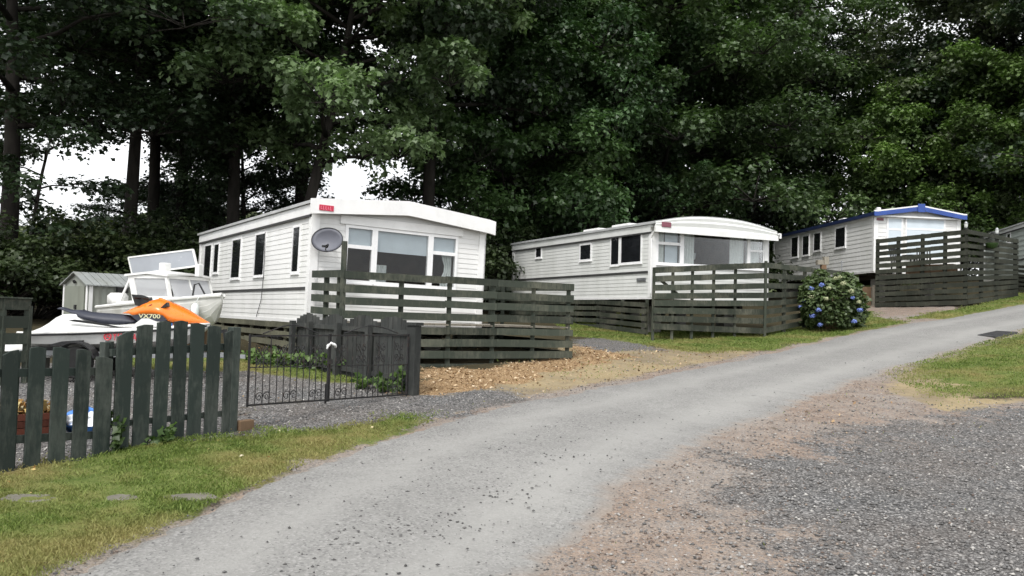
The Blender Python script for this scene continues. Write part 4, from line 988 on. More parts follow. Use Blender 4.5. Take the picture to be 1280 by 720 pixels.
o = MB(FP.M); a = FP.front(296, 530)[0]; z0 = FP.front(296, 537)[1]
o.bx(a, a + .2, -.06, .04, z0 - .04, z0 + .10); o = o.build('timber_kerb_block', M['brownwood'], bevel=.008); WM[o.name] = Matrix.Identity(4)
setp(o, 'short brown timber kerb block at the foot of the tall picket fence post', 'timber block')
place_mesh_at(o, ground(300, 536))

# ---- gate post, iron gate leaves
gB = ground(515, 494); gA = ground(300, 512)
gA = Vector((fB.x + fd.x * .03, fB.y + fd.y * .03, h1(fB.x, fB.y)))
gd = Vector((gB.x - gA.x, gB.y - gA.y, 0)); GL = gd.length; gd.normalize()
GF = Frame3(gA, math.atan2(gd.y, gd.x))
post = thing('gate_post', 'square dark timber gate post at the right end of the iron gate', 'gate post', gB)
b = MB(GF.M); zz = gB.z - gA.z; b.bx(GL - .08, GL + .07, -.08, .07, zz - .1, GF.front(515, 407)[1]); b.build('shaft', M['greywood'], post, bevel=.008)
b = MB(GF.M); b.bx(GL - .10, GL + .09, -.10, .09, GF.front(515, 407)[1] + .002, GF.front(515, 403)[1]); b.build('cap', M['greywood'], post)
ztop, zb0, zb1 = GF.front(303, 420)[1], GF.front(302, 508.5)[1], GF.front(508, 494)[1]
xm = GF.front(411, 460)[0]; xa, xb = .06, GL - .13
def zbot(x): return zb0 + (zb1 - zb0) * (x - xa) / (xb - xa) + .01
def zbase(x): return zbot(x)
def spiral(mb, cx, cz, r, turns, s=1, y=0, rot=0):
    pts = []
    for i in range(22):
        t = i / 21; a = rot + s * t * turns * 6.28; k = r * (1 - .8 * t); pts.append((cx + k * math.cos(a), y, cz + k * math.sin(a)))
    mb.tube(pts, .0055, 4, False)
def leaf_gate(x0, x1, lab, latch):
    o = thing('iron_gate', lab, 'gate', GF.M @ Vector(((x0 + x1) / 2, 0, zbot((x0 + x1) / 2) - .05)), group='leaves of the iron drive gate')
    zt = ztop + .0; b = MB(GF.M)
    b.beam((x0, 0, zt), (x1, 0, zt), .02, .02); b.beam((x0, 0, zbot(x0)), (x1, 0, zbot(x1)), .02, .02)
    for x in (x0, x1): b.bx(x - .010, x + .010, -.010, .010, zbot(x) - .02, zt + .02)
    xc = (x0 + x1) / 2; b.tube([(x0 + (x1 - x0) * t, 0, zt + .13 * math.sin(math.pi * t) ** 2) for t in np.linspace(0.15, .85, 13)], .008, 5)
    b.build('frame', M['iron'], o)
    zm = zbot(xc) + (zt - zbot(xc)) * .48
    b = MB(GF.M); b.beam((x0, 0, zbot(x0) + .43), (x1, 0, zbot(x1) + .43), .012, .012); b.build('middle_rail', M['iron'], o)
    n = int((x1 - x0) / .105)
    for i in range(1, n):
        x = x0 + (x1 - x0) * i / n; full = i % 3 == 0 or i == n // 2
        b = MB(GF.M); b.tube([(x, 0, zbot(x)), (x, 0, (zt + (.14 if i == n // 2 else 0)) if full else zbot(x) + .50)], .0065, 5)
        if not full: b.tube([(x, 0, zbot(x) + .50), (x, 0, zbot(x) + .56)], [.012, .002], 5)
        b.build('bar', M['iron'], o)
    for k, cx in enumerate(np.linspace(x0 + .2, x1 - .2, 4)):
        zc = zt - .22; b = MB(GF.M)
        for sg in (1, -1):
            spiral(b, cx + sg * .06, zc + .05, .055, 1.3, sg, .008, math.pi / 2); spiral(b, cx + sg * .06, zc - .09, .055, 1.3, -sg, .008, -math.pi / 2)
        b.tube([(cx - .1, .008, zc - .15), (cx, .008, zc - .02), (cx + .1, .008, zc + .12)], .005, 4); b.tube([(cx + .1, .008, zc - .15), (cx, .008, zc - .02), (cx - .1, .008, zc + .12)], .005, 4)
        b.build('scrollwork', M['iron'], o)
    for cx in np.linspace(x0 + .22, x1 - .22, 3):
        b = MB(GF.M); spiral(b, cx - .06, zbot(cx) + .09, .06, 1.4, 1, -.008, 0); spiral(b, cx + .06, zbot(cx) + .09, .06, 1.4, -1, -.008, math.pi); b.build('scrollwork', M['iron'], o)
    if latch:
        b = MB(GF.M); b.bx(x1 - .03, x1 + .05, -.03, -.016, zt - .36, zt - .30); b.build('latch', M['iron'], o)
        b = MB(GF.M); b.bx(x1 - .012, x1 + .012, .016, .03, zbot(x1) - .05, zbot(x1) + .2); b.build('drop_bolt', M['iron'], o)
    return o
leaf_gate(xa, xm - .014, 'left leaf of the black wrought iron gate hung beside the tall pickets', True)
leaf_gate(xm + .014, xb, 'right leaf of the black wrought iron gate hung on the square timber post', False)
b = MB(GF.M); zc = GF.front(414, 431)[1]; b.tube([(xm + .05 * math.cos(t), -.035 + .05 * math.sin(t), zc + .02 * math.sin(2 * t) + .01 * math.cos(5 * t)) for t in np.linspace(0, 6.28, 16)], .016, 6); b.tube([(xm - .06, -.04, zc + .01), (xm - .09, -.04, zc - .05)], .013, 5)
o = b.build('tie_rope', M['string'], smooth=True); setp(o, 'knot of white rope tying the two iron gate leaves together', 'rope'); place_mesh_at(o, GF.M @ Vector((xm, -.03, zc)))

# ---- scalloped board fence behind the gate
sA = Vector((gB.x, gB.y, 0)) + GF.ey * .02; sB_ = at_y(370, 400, 14.9); sdv = Vector((sB_.x - sA.x, sB_.y - sA.y, 0)); SL = sdv.length; sdv.normalize()
SF = Frame3((sA.x, sA.y, h1(sA.x, sA.y)), math.atan2(sdv.y, sdv.x))
bf = thing('scalloped_board_fence', 'dark grey board fence with wavy scalloped top running back from the gate post', 'fence', SF.P0)
def sz(s): q = SF.M @ Vector((s, 0, 0)); return h1(q.x, q.y) - SF.P0.z
n = int(SL / .115); b = MB(SF.M)
for i in range(n):
    s = .10 + (SL - .10) * i / n; w = .104; u = ((s - .1) / ((SL - .1) / 4)) % 1
    zt = 1.0 + sz(s) * .05 + .13 * math.sin(math.pi * (((s + w / 2 - .1) / ((SL - .1) / 4)) % 1)) ** .8 + rj.uniform(-.008, .008)
    b.box((s + w / 2, -.02 + rj.uniform(-.004, .004), (zt + sz(s) + .03) / 2), (w, .018, zt - sz(s) - .03), (0, rj.uniform(-.008, .008), 0))
b.build('board_panel', M['greywood'], bf)
for hh, kk in ((.22, .45), (.90, .15)):
    b = MB(SF.M); b.beam((.08, .012, hh + sz(0)), (SL, .012, hh + sz(SL) * kk), .04, .07); b.build('rail', M['greywood'], bf)
for t in (.3, .56, .82, .99):
    b = MB(SF.M); s = SL * t; b.bx(s - .045, s + .045, .034, .12, sz(s) - .1, .99 + sz(s) * .05); b.build('post', M['greywood'], bf)

# ---- slatted fence at the far left edge
A = at_y(-40, 371, 11.6); B = at_y(38.5, 374, 12.4)
lf = thing('slatted_fence', 'dark green slatted fence panel at the left edge behind the jet ski', 'fence', (B.x, B.y, h1(B.x, B.y)))
b = MB(); slats(b, A, B, [0, .255, .50, .76], .165, jit=.004); b.build('slat_panel', M['deck'], lf)
posts(lf, [(*(A.lerp(B, t) + Vector((0, .06, 0))).xy, h1(*A.lerp(B, t).xy) - .1, A.lerp(B, t).z + (.02 if t < .9 else -.1)) for t in (.05, .5, .93)], 'deck', .08)
b = MB(); b.beam(A + Vector((0, 0, .012)), B + Vector((0, 0, .012)), .10, .02); b.build('top_rail', M['deck'], lf)
# ------------------------------------------------------------------ jet ski on its trailer
def interp(tbl, x): xs, ys = zip(*tbl); return float(np.interp(x, xs, ys))
JF = Frame3(at_y(41, 417.7, 13.2), R(3), R(0))
jx = lambda px: JF.front(px, 410)[0]
def jz(tbl, off=0): return [(JF.front(px, py, off)[0], JF.front(px, py, off)[1]) for px, py in tbl]
LJ = jx(262)
js = thing('jet_ski', 'white jet ski with orange hood and dark seat on a trailer behind the pickets', 'jet ski', M=JF.M)
gun = jz([(41,417.7),(100,416.3),(170,413.8),(215,411),(245,407.5),(262,404)], -.5)
keel = jz([(41,434),(60,437),(130,439),(200,437),(235,430),(252,420),(262,406)])
hw = [(0, .50), (.4, .54), (1.2, .56), (1.9, .54), (2.35, .42), (2.65, .25), (LJ, .03)]
b = MB(JF.M); rings = []
for x in np.linspace(0, LJ, 18):
    w, zg, zk = interp(hw, x), interp(gun, x), interp(keel, x); zm = zk + (zg - zk) * .42
    rings.append([(x, -w, zg), (x, -w * .98, zg - .03), (x, -w * .86, zm), (x, 0, zk), (x, w * .86, zm), (x, w * .98, zg - .03), (x, w, zg)])
b.loft(rings); b.build('hull', M['gel'], js)
deck = jz([(41,417),(60,409),(72,402),(80,395),(90,392),(104,393),(125,399),(160,403),(185,402),(215,400),(245,402),(262,403.6)])
b = MB(JF.M); rings = []
for x in np.linspace(0, LJ, 26):
    w, zg, zd = interp(hw, x), interp(gun, x), max(interp(deck, x), interp(gun, x) + .012)
    rings.append([(x, -w * .985, zg + .002), (x, -w * .95, zg + .035), (x, -min(.30, w * .6), zg + (zd - zg) * .45 + .01), (x, -min(.2, w * .5), zd), (x, min(.2, w * .5), zd), (x, min(.30, w * .6), zg + (zd - zg) * .45 + .01), (x, w * .95, zg + .035), (x, w * .985, zg + .002)])
b.loft(rings); b.build('deck', M['gel'], js, smooth=True)
b = MB(JF.M)
for s in (-1, 1): b.tube([(x, s * (interp(hw, x) + .006), interp(gun, x) - .012) for x in np.linspace(0, LJ - .02, 20)], .016, 6)
b.build('rub_rail', M['black'], js)
st = jz([(70,384.3),(76,383.3),(86,387),(103,387.5),(107,389.3),(125,391),(145,392.3),(158,393.5),(170,398),(174.5,401)], -.1)
sb = jz([(70,386.5),(84,390.5),(100,397),(118,401.5),(130,404.5),(150,406),(166,403.5),(174.5,402.5)], -.2)
b = MB(JF.M); rings = []
for x in np.linspace(st[0][0], st[-1][0], 24):
    t = (x - st[0][0]) / (st[-1][0] - st[0][0]); w = .05 + .19 * min(1, t * 2.6) - .05 * max(0, t - .7); a, c = interp(sb, x), interp(st, x)
    rings.append([(x, -w * 1.12, a), (x, -w, a + (c - a) * .55), (x, -w * .7, c - .012), (x, 0, c), (x, w * .7, c - .012), (x, w, a + (c - a) * .55), (x, w * 1.12, a)])
b.loft(rings); b.build('seat', M['seat'], js, smooth=True)
b = MB(JF.M); x0 = jx(105); b.tube([(x0 + .03, -.225, interp(sb, x0)), (x0, -.20, interp(st, x0) - .06), (x0 - .01, 0, interp(st, x0) + .008), (x0, .2, interp(st, x0) - .06)], .007, 5); b.build('seat_seam', M['black'], js)
ht = jz([(156,391.3),(166,386.5),(178,380.5),(190,376),(199,373.4),(208,375.5),(222,381),(236,388),(250,396.5),(262,403.2)])
hb_ = jz([(156,392),(164,394.5),(176,393),(194,392.6),(203,394.5),(209,401),(216,403),(240,404.2),(262,404.6)], -.4)
b = MB(JF.M); rings = []; X0 = ht[0][0]
for x in np.linspace(X0, LJ, 26):
    t = (x - X0) / (LJ - X0); w = interp([(0, .10), (.12, .24), (.3, .36), (.5, .43), (.7, .38), (.85, .26), (1, .02)], t); a, c = interp(hb_, x), max(interp(ht, x), interp(hb_, x) + .01)
    rings.append([(x, -w, a), (x, -w * .93, a + (c - a) * .45), (x, -w * .68, a + (c - a) * .8), (x, -w * .25, c - (c - a) * .02), (x, w * .25, c - (c - a) * .02), (x, w * .68, a + (c - a) * .8), (x, w * .93, a + (c - a) * .45), (x, w, a)])
b.loft(rings); b.prism([(jx(197), -.05, interp(ht, jx(197)) - .02), (jx(198), -.03, interp(ht, jx(198)) + .018), (jx(214), -.04, interp(ht, jx(214)) + .004), (jx(214), -.06, interp(ht, jx(214)) - .03)], (0, .1, 0)); hood = b.build('hood', M['orange'], js, smooth=True)
for (a, c, y0, y1, off) in ((181, 189, 380, 386, -.34), (200, 208, 378, 385, -.37)):
    p = [JF.front(a, y1, off), JF.front(c, y0, off), JF.front(c + 1, y1 - 2, off), JF.front(a + 2, y1 + .6, off)]
    b = MB(JF.M); b.prism([(x, off, z) for x, z in p], (0, .12, 0)); b.build('air_intake', M['black'], hood)
off = -.435; pp = [JF.front(*p, off) for p in ((163,394.3),(176,392.8),(194,392.4),(203,394.3),(208.5,400.5),(200,401.5),(185,400.8),(172,401.5))]
b = MB(JF.M); b.prism([(x, off, z) for x, z in pp], (0, .87, 0)); side_p = b.build('side_panel', M['seat'], js)
hbz = [JF.front(*p, -.15) for p in ((166.5,368),(174,370.5),(188,378.5),(178,383),(171,381.5))]
b = MB(JF.M); b.prism([(x, -.22, z) for x, z in hbz], (0, .44, 0)); b.tube([(hbz[1][0], -.36, hbz[1][1] - .02), (hbz[2][0] - .1, 0, hbz[1][1] - .03), (hbz[1][0], .36, hbz[1][1] - .02)], .02, 8); b.build('handlebar', M['black'], js)
off = -.50; pp = [JF.front(*p, off) for p in ((62,431),(80,426.5),(105,425.2),(104,428),(92,430.5),(66,432.5))]
b = MB(JF.M); b.prism([(x, -.56, z) for x, z in pp], (0, .16, 0)); b.prism([(x, .40, z) for x, z in pp], (0, .16, 0)); b.build('sponson', M['black'], js)
off = -.30; pp = [JF.front(*p, off) for p in ((88,401),(96,399.3),(120,402.5),(150,408.2),(168,408.6),(150,409.6),(120,405))]
b = MB(JF.M); b.prism([(x, -.40, z) for x, z in pp], (0, .06, 0)); b.build('side_stripe', M['black'], js)
off = -.47; pp = [JF.front(*p, off) for p in ((170,404),(178,398),(185,398),(195,402),(208,402.5),(210,408),(180,409),(168,408))]
b = MB(JF.M); b.prism([(x, -.49, z) for x, z in pp], (0, .1, 0)); b.build('fairing', M['gel'], js)
def text_mesh(txt, h, depth, mat, mtx, parent, name='lettering', width=None, bold=.0):
    c = bpy.data.curves.new('t', 'FONT'); c.body = txt; c.size = 1; c.extrude = depth / h / 2; c.offset = bold; c.align_x = 'LEFT'
    o = bpy.data.objects.new('t', c); COL.objects.link(o); bpy.context.view_layer.update()
    dg = bpy.context.evaluated_depsgraph_get(); me = bpy.data.meshes.new_from_object(o.evaluated_get(dg)); bpy.data.objects.remove(o)
    vs = [v.co.copy() for v in me.vertices]; x0 = min(v.x for v in vs); x1 = max(v.x for v in vs); y0 = min(v.y for v in vs); y1 = max(v.y for v in vs)
    sy = h / (y1 - y0); sx = (width / (x1 - x0)) if width else sy
    b = MB(mtx); b.add([(( v.x - x0) * sx, -v.z * h, (v.y - y0) * sy) for v in vs], [tuple(p.vertices) for p in me.polygons]); bpy.data.meshes.remove(me)
    return b.build(name, M[mat], parent)
xT, zT = JF.front(141, 425.2, -.56); xE, zTop = JF.front(171, 417.3, -.56)
hullp = [o for o in js.children if o.name.startswith('hull')][0]
text_mesh('YAMAHA', zTop - zT, .006, 'redtext', JF.M @ Matrix.Translation((xT, -.560, zT)), hullp, width=xE - xT, bold=.01)
xc, zc = JF.front(134.5, 421, -.56); r_ = .05
b = MB(JF.M); b.tube([(xc + r_ * math.cos(t), -.558, zc + r_ * math.sin(t)) for t in np.linspace(0, 6.283, 21)], .010, 5)
for a in (math.pi / 2, math.pi * 7 / 6, math.pi * 11 / 6): b.beam((xc, -.558, zc), (xc + r_ * math.cos(a), -.558, zc + r_ * math.sin(a)), .012, .012, up=(0, 1, 0))
b.build('emblem', M['redtext'], hullp)
xT, zT = JF.front(173, 397.3, -.437); xE, zTop = JF.front(200.5, 392.9, -.437)
text_mesh('VX700', zTop - zT, .006, 'yellowtext', JF.M @ Matrix.Translation((xT, -.438, zT)), side_p, width=xE - xT, bold=.01)
a, c, z0, z1 = JF.frect(208, 403.6, 215, 407.4, -.5); b = MB(JF.M); b.prism([(a, -.497, (z0 + z1) / 2), (c, -.497, z0), (c, -.497, z1)], (0, .02, 0)); b.build('decal', M['bluemark'], hullp)
# trailer
g0 = JF.M @ Vector((1.2, 0, 0)); gz = h1(g0.x, g0.y) - JF.P0.z
tr = thing('boat_trailer', 'galvanised trailer with black tyres under the white jet ski', 'trailer', M=Frame3((g0.x, g0.y, gz + JF.P0.z), R(3)).M)
TF = Matrix.Translation((0, 0, 0)); TFm = JF.M
zt_ = interp(keel, 1.2) - .03
b = MB(TFm)
for s in (-1, 1): b.beam((.0, s * .42, zt_), (2.2, s * .42, zt_), .05, .07); b.beam((2.2, s * .42, zt_), (3.0, 0, zt_ + .02), .05, .07)
for x in (.05, 1.0, 2.1): b.beam((x, -.62 if x == 1.0 else -.42, zt_ - .08), (x, .62 if x == 1.0 else .42, zt_ - .08), .05, .06)
b.beam((2.9, 0, zt_), (3.3, 0, zt_), .06, .06); b.build('frame', M['galv'], tr)
b = MB(TFm)
for s in (-1, 1): b.beam((.2, s * .2, zt_ + .05), (2.3, s * .2, zt_ + .07), .09, .06)
b.build('bunk_rail', M['black'], tr)
for s in (-1, 1):
    zc = gz + .24; b = MB(TFm); M3 = Matrix.Rotation(R(90), 3, 'X')
    b.lathe((1.0, s * .70 + .08, zc), [(.13, 0), (.22, .0), (.24, .03), (.24, .13), (.22, .16), (.13, .16)], 20, M3); w = b.build('wheel', M['tyre'], tr)
    b = MB(TFm); b.lathe((1.0, s * .70 + .07, zc), [(.03, .02), (.128, .0), (.128, .14), (.03, .12)], 14, M3); b.build('rim', M['galv'], w)
    b = MB(TFm); pts = [(1.0 + .31 * math.cos(t), zc + .31 * math.sin(t)) for t in np.linspace(.25, 2.9, 12)]
    b.loft([[(x, s * .7 - .11, z), (x, s * .7 + .11, z), (1.0 + (x - 1.0) * .95, s * .7 + .11, zc + (z - zc) * .95), (1.0 + (x - 1.0) * .95, s * .7 - .11, zc + (z - zc) * .95)] for x, z in pts]); b.build('mudguard', M['black'], tr)
b = MB(TFm); b.beam((3.02, 0, zt_), (2.96, 0, .16), .05, .06); b.beam((2.96, 0, .14), (2.82, 0, .10), .05, .05); b.build('winch_post', M['black'], tr)
b = MB(TFm); b.tube([(3.1, -.06, zt_ + .2), (3.1, -.06, gz + .09)], .024, 8); b.tube([(3.1, -.09, gz + .08), (3.1, -.03, gz + .08)], .08, 12); b.build('jockey_wheel', M['galv'], tr)

# ------------------------------------------------------------------ small cabin boat behind the jet ski
bS = at_y(152, 400, 17.2); BF = Frame3((bS.x, bS.y, h1(bS.x, bS.y)), R(-28))
def bz(px, py, off): return BF.front(px, py, off)
LB = BF.front(278, 370, 0)[0]
bt = thing('cabin_boat', 'small white cabin boat with raised grey roof panel beside the nearest caravan', 'boat', M=BF.M)
zgB, zgS = bz(277, 369.5, 0)[1], bz(131, 384, -.6)[1]
sheer = [(0, zgS), (LB * .35, zgS + (zgB - zgS) * .25), (LB * .7, zgS + (zgB - zgS) * .6), (LB, zgB)]
bw = [(0, .58), (LB * .3, .68), (LB * .55, .66), (LB * .75, .52), (LB * .9, .28), (LB, .03)]
kl = [(0, .30), (LB * .6, .27), (LB * .85, .38), (LB * .95, .62), (LB, zgB - .14)]
b = MB(BF.M); rings = []
for x in np.linspace(0, LB, 18):
    w, zg, zk = interp(bw, x), interp(sheer, x), min(interp(kl, x), interp(sheer, x) - .1); ring = []
    lv = [(1.0, 0), (.985, .14), (1.0, .15), (.95, .32), (.965, .33), (.86, .52), (.875, .53), (.66, .74), (.675, .75), (.02, 1.0)]
    left = [(x, -w * a, zg - (zg - zk) * t) for a, t in lv]; right = [(x, w * a, zg - (zg - zk) * t) for a, t in lv[::-1]]
    rings.append(left + right)
b.loft(rings); b.build('hull', M['hull'], bt)
b = MB(BF.M)
for s in (-1, 1): b.tube([(x, s * (interp(bw, x) + .01), interp(sheer, x)) for x in np.linspace(0, LB, 16)], .03, 6)
b.build('gunwale', M['gel'], bt)
b = MB(BF.M); rings = []
for x in np.linspace(LB * .30, LB - .01, 10):
    w, zg = interp(bw, x), interp(sheer, x); rings.append([(x, -w * .97, zg + .012), (x, -w * .5, zg + .055), (x, w * .5, zg + .055), (x, w * .97, zg + .012)])
b.loft(rings); b.build('foredeck', M['gel'], bt)
cw = .50
rb, rt_, ft, fb_ = bz(170, 373, -cw), bz(163, 346.5, -cw), bz(209, 341.5, -cw), bz(216, 371.5, -cw)
xr0, xr1, xf1, xf0 = rb[0], rt_[0], ft[0], fb_[0]; zb_, ztc = (rb[1] + fb_[1]) / 2 - .02, (rt_[1] + ft[1]) / 2
b = MB(BF.M); zd0 = zb_ - .12
for s in (-1, 1):
    y = s * cw
    b.beam((xr0 + .02, y, zd0), (xr1 + .02, y, ztc), .03, .15); b.beam((xf0 - .02, y, zd0), (xf1 - .02, y, ztc), .05, .06); b.beam((xr0, y, zb_ + .0), (xf0, y, zb_ + .0), .035, .10); b.beam((xr1, y, ztc - .03), (xf1, y, ztc - .03), .035, .06)
    b.beam((xr0 - .55, y, zd0 - .05), (xr0, y, zd0 - .02), .03, .2); b.beam((xr0 - .5, y, zd0), (xr1 + .0, y, ztc - .05), .02, .05)
b.beam((xf0, -cw, zb_), (xf0, cw, zb_), .05, .10); b.beam((xf1, -cw, ztc - .03), (xf1, cw, ztc - .03), .05, .06); b.beam((xf0 - .01, .0, zb_), (xf1 - .01, 0, ztc - .03), .035, .04)
cab = b.build('cabin_frame', M['gel'], bt)
b = MB(BF.M); b.loft([[(x, y, z + .03 - .06 * (y / cw) ** 2 * .6) for y in np.linspace(-cw - .05, cw + .05, 9)] + [(x, y, z - .01 - .06 * (y / cw) ** 2 * .6) for y in np.linspace(cw + .05, -cw - .05, 9)] for x, z in ((xr1 - .12, ztc + .03), ((xr1 + xf1) / 2, ztc + .08), (xf1 + .07, ztc + .03))]); b.build('cabin_roof', M['gel'], bt)
b = MB(BF.M)
b.prism([(xr0 + .05, -cw, zb_ + .05), (xf0 - .05, -cw, zb_ + .05), (xf1 - .05, -cw, ztc - .06), (xr1 + .07, -cw, ztc - .06)], (0, .008, 0)); b.build('side_window', M['clear'], cab)
b = MB(BF.M)
b.prism([(xr0 + .05, cw, zb_ + .05), (xf0 - .05, cw, zb_ + .05), (xf1 - .05, cw, ztc - .06), (xr1 + .07, cw, ztc - .06)], (0, .008, 0)); b.build('side_window', M['clear'], cab)
b = MB(BF.M); b.prism([(xf0, -cw + .04, zb_ + .04), (xf0, cw - .04, zb_ + .04), (xf1, cw - .04, ztc - .06), (xf1, -cw + .04, ztc - .06)], (.008, 0, 0)); b.build('windscreen', M['clear'], cab)
b = MB(BF.M); b.tube([(xf0 - .28 + .02 * math.sin(t), .16 + .17 * math.cos(t), zb_ + .13 + .17 * math.sin(t)) for t in np.linspace(0, 6.283, 21)], .016, 6); b.beam((xf0 - .28, .0, zb_ + .13), (xf0 - .28, .32, zb_ + .13), .02, .02); b.build('steering_wheel', M['gel'], bt)
# raised hatch panel
pq = [bz(*p, .15) for p in ((165.5,343),(246,332.5),(241,312),(160.5,322))]
b = MB(BF.M); b.prism([(x, .15, z) for x, z in pq], (0, .012, 0)); hp = b.build('roof_panel', M['smoked'], bt)
b = MB(BF.M)
for (p, q) in zip(pq, pq[1:] + pq[:1]): b.beam((p[0], .156, p[1]), (q[0], .156, q[1]), .03, .035, up=(0, 1, 0))
b.build('panel_frame', M['gel'], hp)
b = MB(BF.M); p = bz(206, 330, -.1); b.bx(p[0] - .07, p[0] + .09, -.18, -.02, ztc + .08, p[1] + .02); b.build('navigation_light', M['gel'], bt, bevel=.015); b = MB(BF.M); p = bz(249, 333, 0); b.bx(p[0] - .05, p[0] + .06, -.06, .06, ztc - .0, p[1] + .04); b.build('navigation_light', M['gel'], bt, bevel=.015)
b = MB(BF.M); x0 = LB - .35; zz = interp(sheer, x0); b.tube([(x0 - .2, -.22, zz), (x0 - .18, -.2, zz + .24), (x0 - .1, -.17, zz + .27), (x0 + .05, -.12, zz + .02)], .018, 6); b.build('bow_hoop', M['black'], bt)
b = MB(BF.M); x0 = LB * .9; w = interp(bw, x0); b.tube([(x0, -w - .1, interp(sheer, x0) - .12), (x0, -w - .1, interp(sheer, x0) - .17), (x0, -w - .1, interp(sheer, x0) - .45), (x0, -w - .1, interp(sheer, x0) - .5)], [.02, .07, .07, .03], 10); b.tube([(x0, -w - .1, interp(sheer, x0) - .12), (x0, -w, interp(sheer, x0) + .02)], .008, 4); b.build('fender', M['curtain'], bt, smooth=True)
om = MB(BF.M); om.tube([(-.12, 0, .2), (-.14, 0, zgS - .02)], .06, 8); om.loft([[(-.32, -.12, z0), (.02, -.12, z0), (.02, .12, z0), (-.32, .12, z0)] if i not in (0, 3) else [(-.27, -.08, z0), (-.02, -.08, z0), (-.02, .08, z0), (-.27, .08, z0)] for i, z0 in enumerate((zgS, zgS + .05, zgS + .24, zgS + .3))]); om.build('outboard_motor', M['gel'], bt, smooth=True)
tz = MB(BF.M)
for x in (.6, LB * .68):
    tz.bx(x - .1, x + .1, -.45, .45, -.02, .16)
    for s in (-1, 1): tz.bx(x - .06, x + .06, s * .38 - .05, s * .38 + .05, .161, .52)
    tz.bx(x - .06, x + .06, -.329, .329, .165, .30)
tz.build('cradle', M['brownwood'], bt)

# ------------------------------------------------------------------ shed
sp = at_y(79, 391, 19.6); SHF = Frame3((sp.x, sp.y, h1(sp.x, sp.y)), R(-40))
sw = SHF.front(109.5, 370)[0]; se = SHF.front(78, 355.5)[1]; sk = SHF.front(93.5, 341)[1] - .02; sl = 1.9
sh = thing('garden_shed', 'small grey green metal shed with pale pitched roof behind the jet ski', 'shed', M=SHF.M)
b = MB(SHF.M)
b.add([(0,0,0),(sw,0,0),(sw,0,se),(sw/2,0,sk),(0,0,se)], [(0,1,2,3,4)]); b.add([(0,sl,0),(sw,sl,0),(sw,sl,se),(sw/2,sl,sk),(0,sl,se)], [(0,1,2,3,4)])
for x in (0, sw):
    k = 24; pts = [(x + (.012 if i % 2 else 0) * (1 if x else -1), sl * i / k) for i in range(k + 1)]
    for (xa_, ya), (xb_, yb2) in zip(pts, pts[1:]): b.quad((xa_, ya, 0), (xb_, yb2, 0), (xb_, yb2, se), (xa_, ya, se))
b.build('wall', M['shed'], sh)
b = MB(SHF.M)
for s in (0, 1):
    xe, xr_ = (-.08, sw / 2) if s == 0 else (sw + .08, sw / 2); zl = se - (sk - se) * .16 / sw * 1.0
    k = 12
    for i in range(k):
        y0, y1 = -.08 + (sl + .16) * i / k, -.08 + (sl + .16) * (i + 1) / k
        b.add([(xe, y0, zl), (xr_, y0, sk + .02), (xr_, y1 - .02, sk + .02), (xe, y1 - .02, zl), (xe, y0, zl + .025), (xr_, y0, sk + .045), (xr_, y1 - .02, sk + .045), (xe, y1 - .02, zl + .025)], [(0,1,2,3),(4,5,6,7),(0,1,5,4),(1,2,6,5),(2,3,7,6),(3,0,4,7)])
b.build('roof', M['shed_roof'], sh)
b = MB(SHF.M); b.bx(.10, sw - .12, -.03, -.004, .04, se - .04); dr = b.build('door', M['shed_door'], sh)
b = MB(SHF.M); b.bx(sw * .55, sw * .62, -.06, -.031, se * .5, se * .5 + .1); b.build('handle', M['black'], dr)
b = MB(SHF.M)
for x in (-.012, sw - .05): b.bx(x, x + .06, -.022, -.002, 0, se)
b.bx(sw + .014, sw + .03, .02, .10, 0, se); b.build('corner_trim', M['trim'], sh)
b = MB(SHF.M); b.bx(sw + .016, sw + .12, .62, .86, se - .16, se - .04); b.build('wall_light', M['black'], sh)
b = MB(SHF.M); b.tube([(sw * .5, -.02, se + .07), (sw * .5, -.06, se + .05)], .04, 8); b.build('vent', M['black'], sh)

# ------------------------------------------------------------------ small things in the yard
g = ground(35, 552); TFz = Frame3(g, math.atan2(fd.y, fd.x) - R(12))
tw = TFz.front(81, 540)[0]; tl = TFz.front(-14, 540)[0]; th_ = TFz.front(40, 517)[1]
o = thing('plant_trough', 'red brown timber trough with withered plants behind the lower pickets', 'planter', M=TFz.M)
b = MB(TFz.M); n = 4
for i in range(n): b.bx(tl, tw, -.02, .0, th_ * i / n + .003, th_ * (i + 1) / n - .003); b.bx(tl, tw, .36, .38, th_ * i / n + .003, th_ * (i + 1) / n - .003)
b.bx(tw - .022, tw - .002, .001, .359, 0, th_); b.bx(tl + .002, tl + .022, .001, .359, 0, th_); b.build('box', M['redbrown'], o)
b = MB(TFz.M); b.bx(tl + .025, tw - .025, .003, .357, .02, th_ - .03); b.build('compost', M['soil'], o)
WITHER = o, tl, tw, th_
g = ground(103, 545); b = MB(); r2 = random.Random(8); rings = []
for j in range(8):
    t = j / 7; ring = []
    for k in range(14):
        a = k / 14 * 6.283; rr_ = (.17 * math.sin(math.pi * (.12 + .84 * t)) ** .6) * (1 + r2.uniform(-.28, .28)); ring.append((g.x + rr_ * 1.25 * math.cos(a), g.y + .05 + rr_ * math.sin(a), g.z + .015 + .27 * t + r2.uniform(-.02, .02)))
    rings.append(ring)
b.loft(rings); o = b.build('plastic_bag', M['bagblue'], None); setp(o, 'crumpled blue and white plastic bag on the gravel behind the pickets', 'bag')
b2 = MB(); rings2 = [[tuple(Vector(p) + Vector((.02, -.008, 0)) + (Vector(p) - Vector((g.x, g.y + .05, p[2]))) * .06 + Vector((r2.uniform(-.01, .01), 0, r2.uniform(-.015, .015)))) for p in r[9:14] + r[0:2]] for r in rings[3:7]]
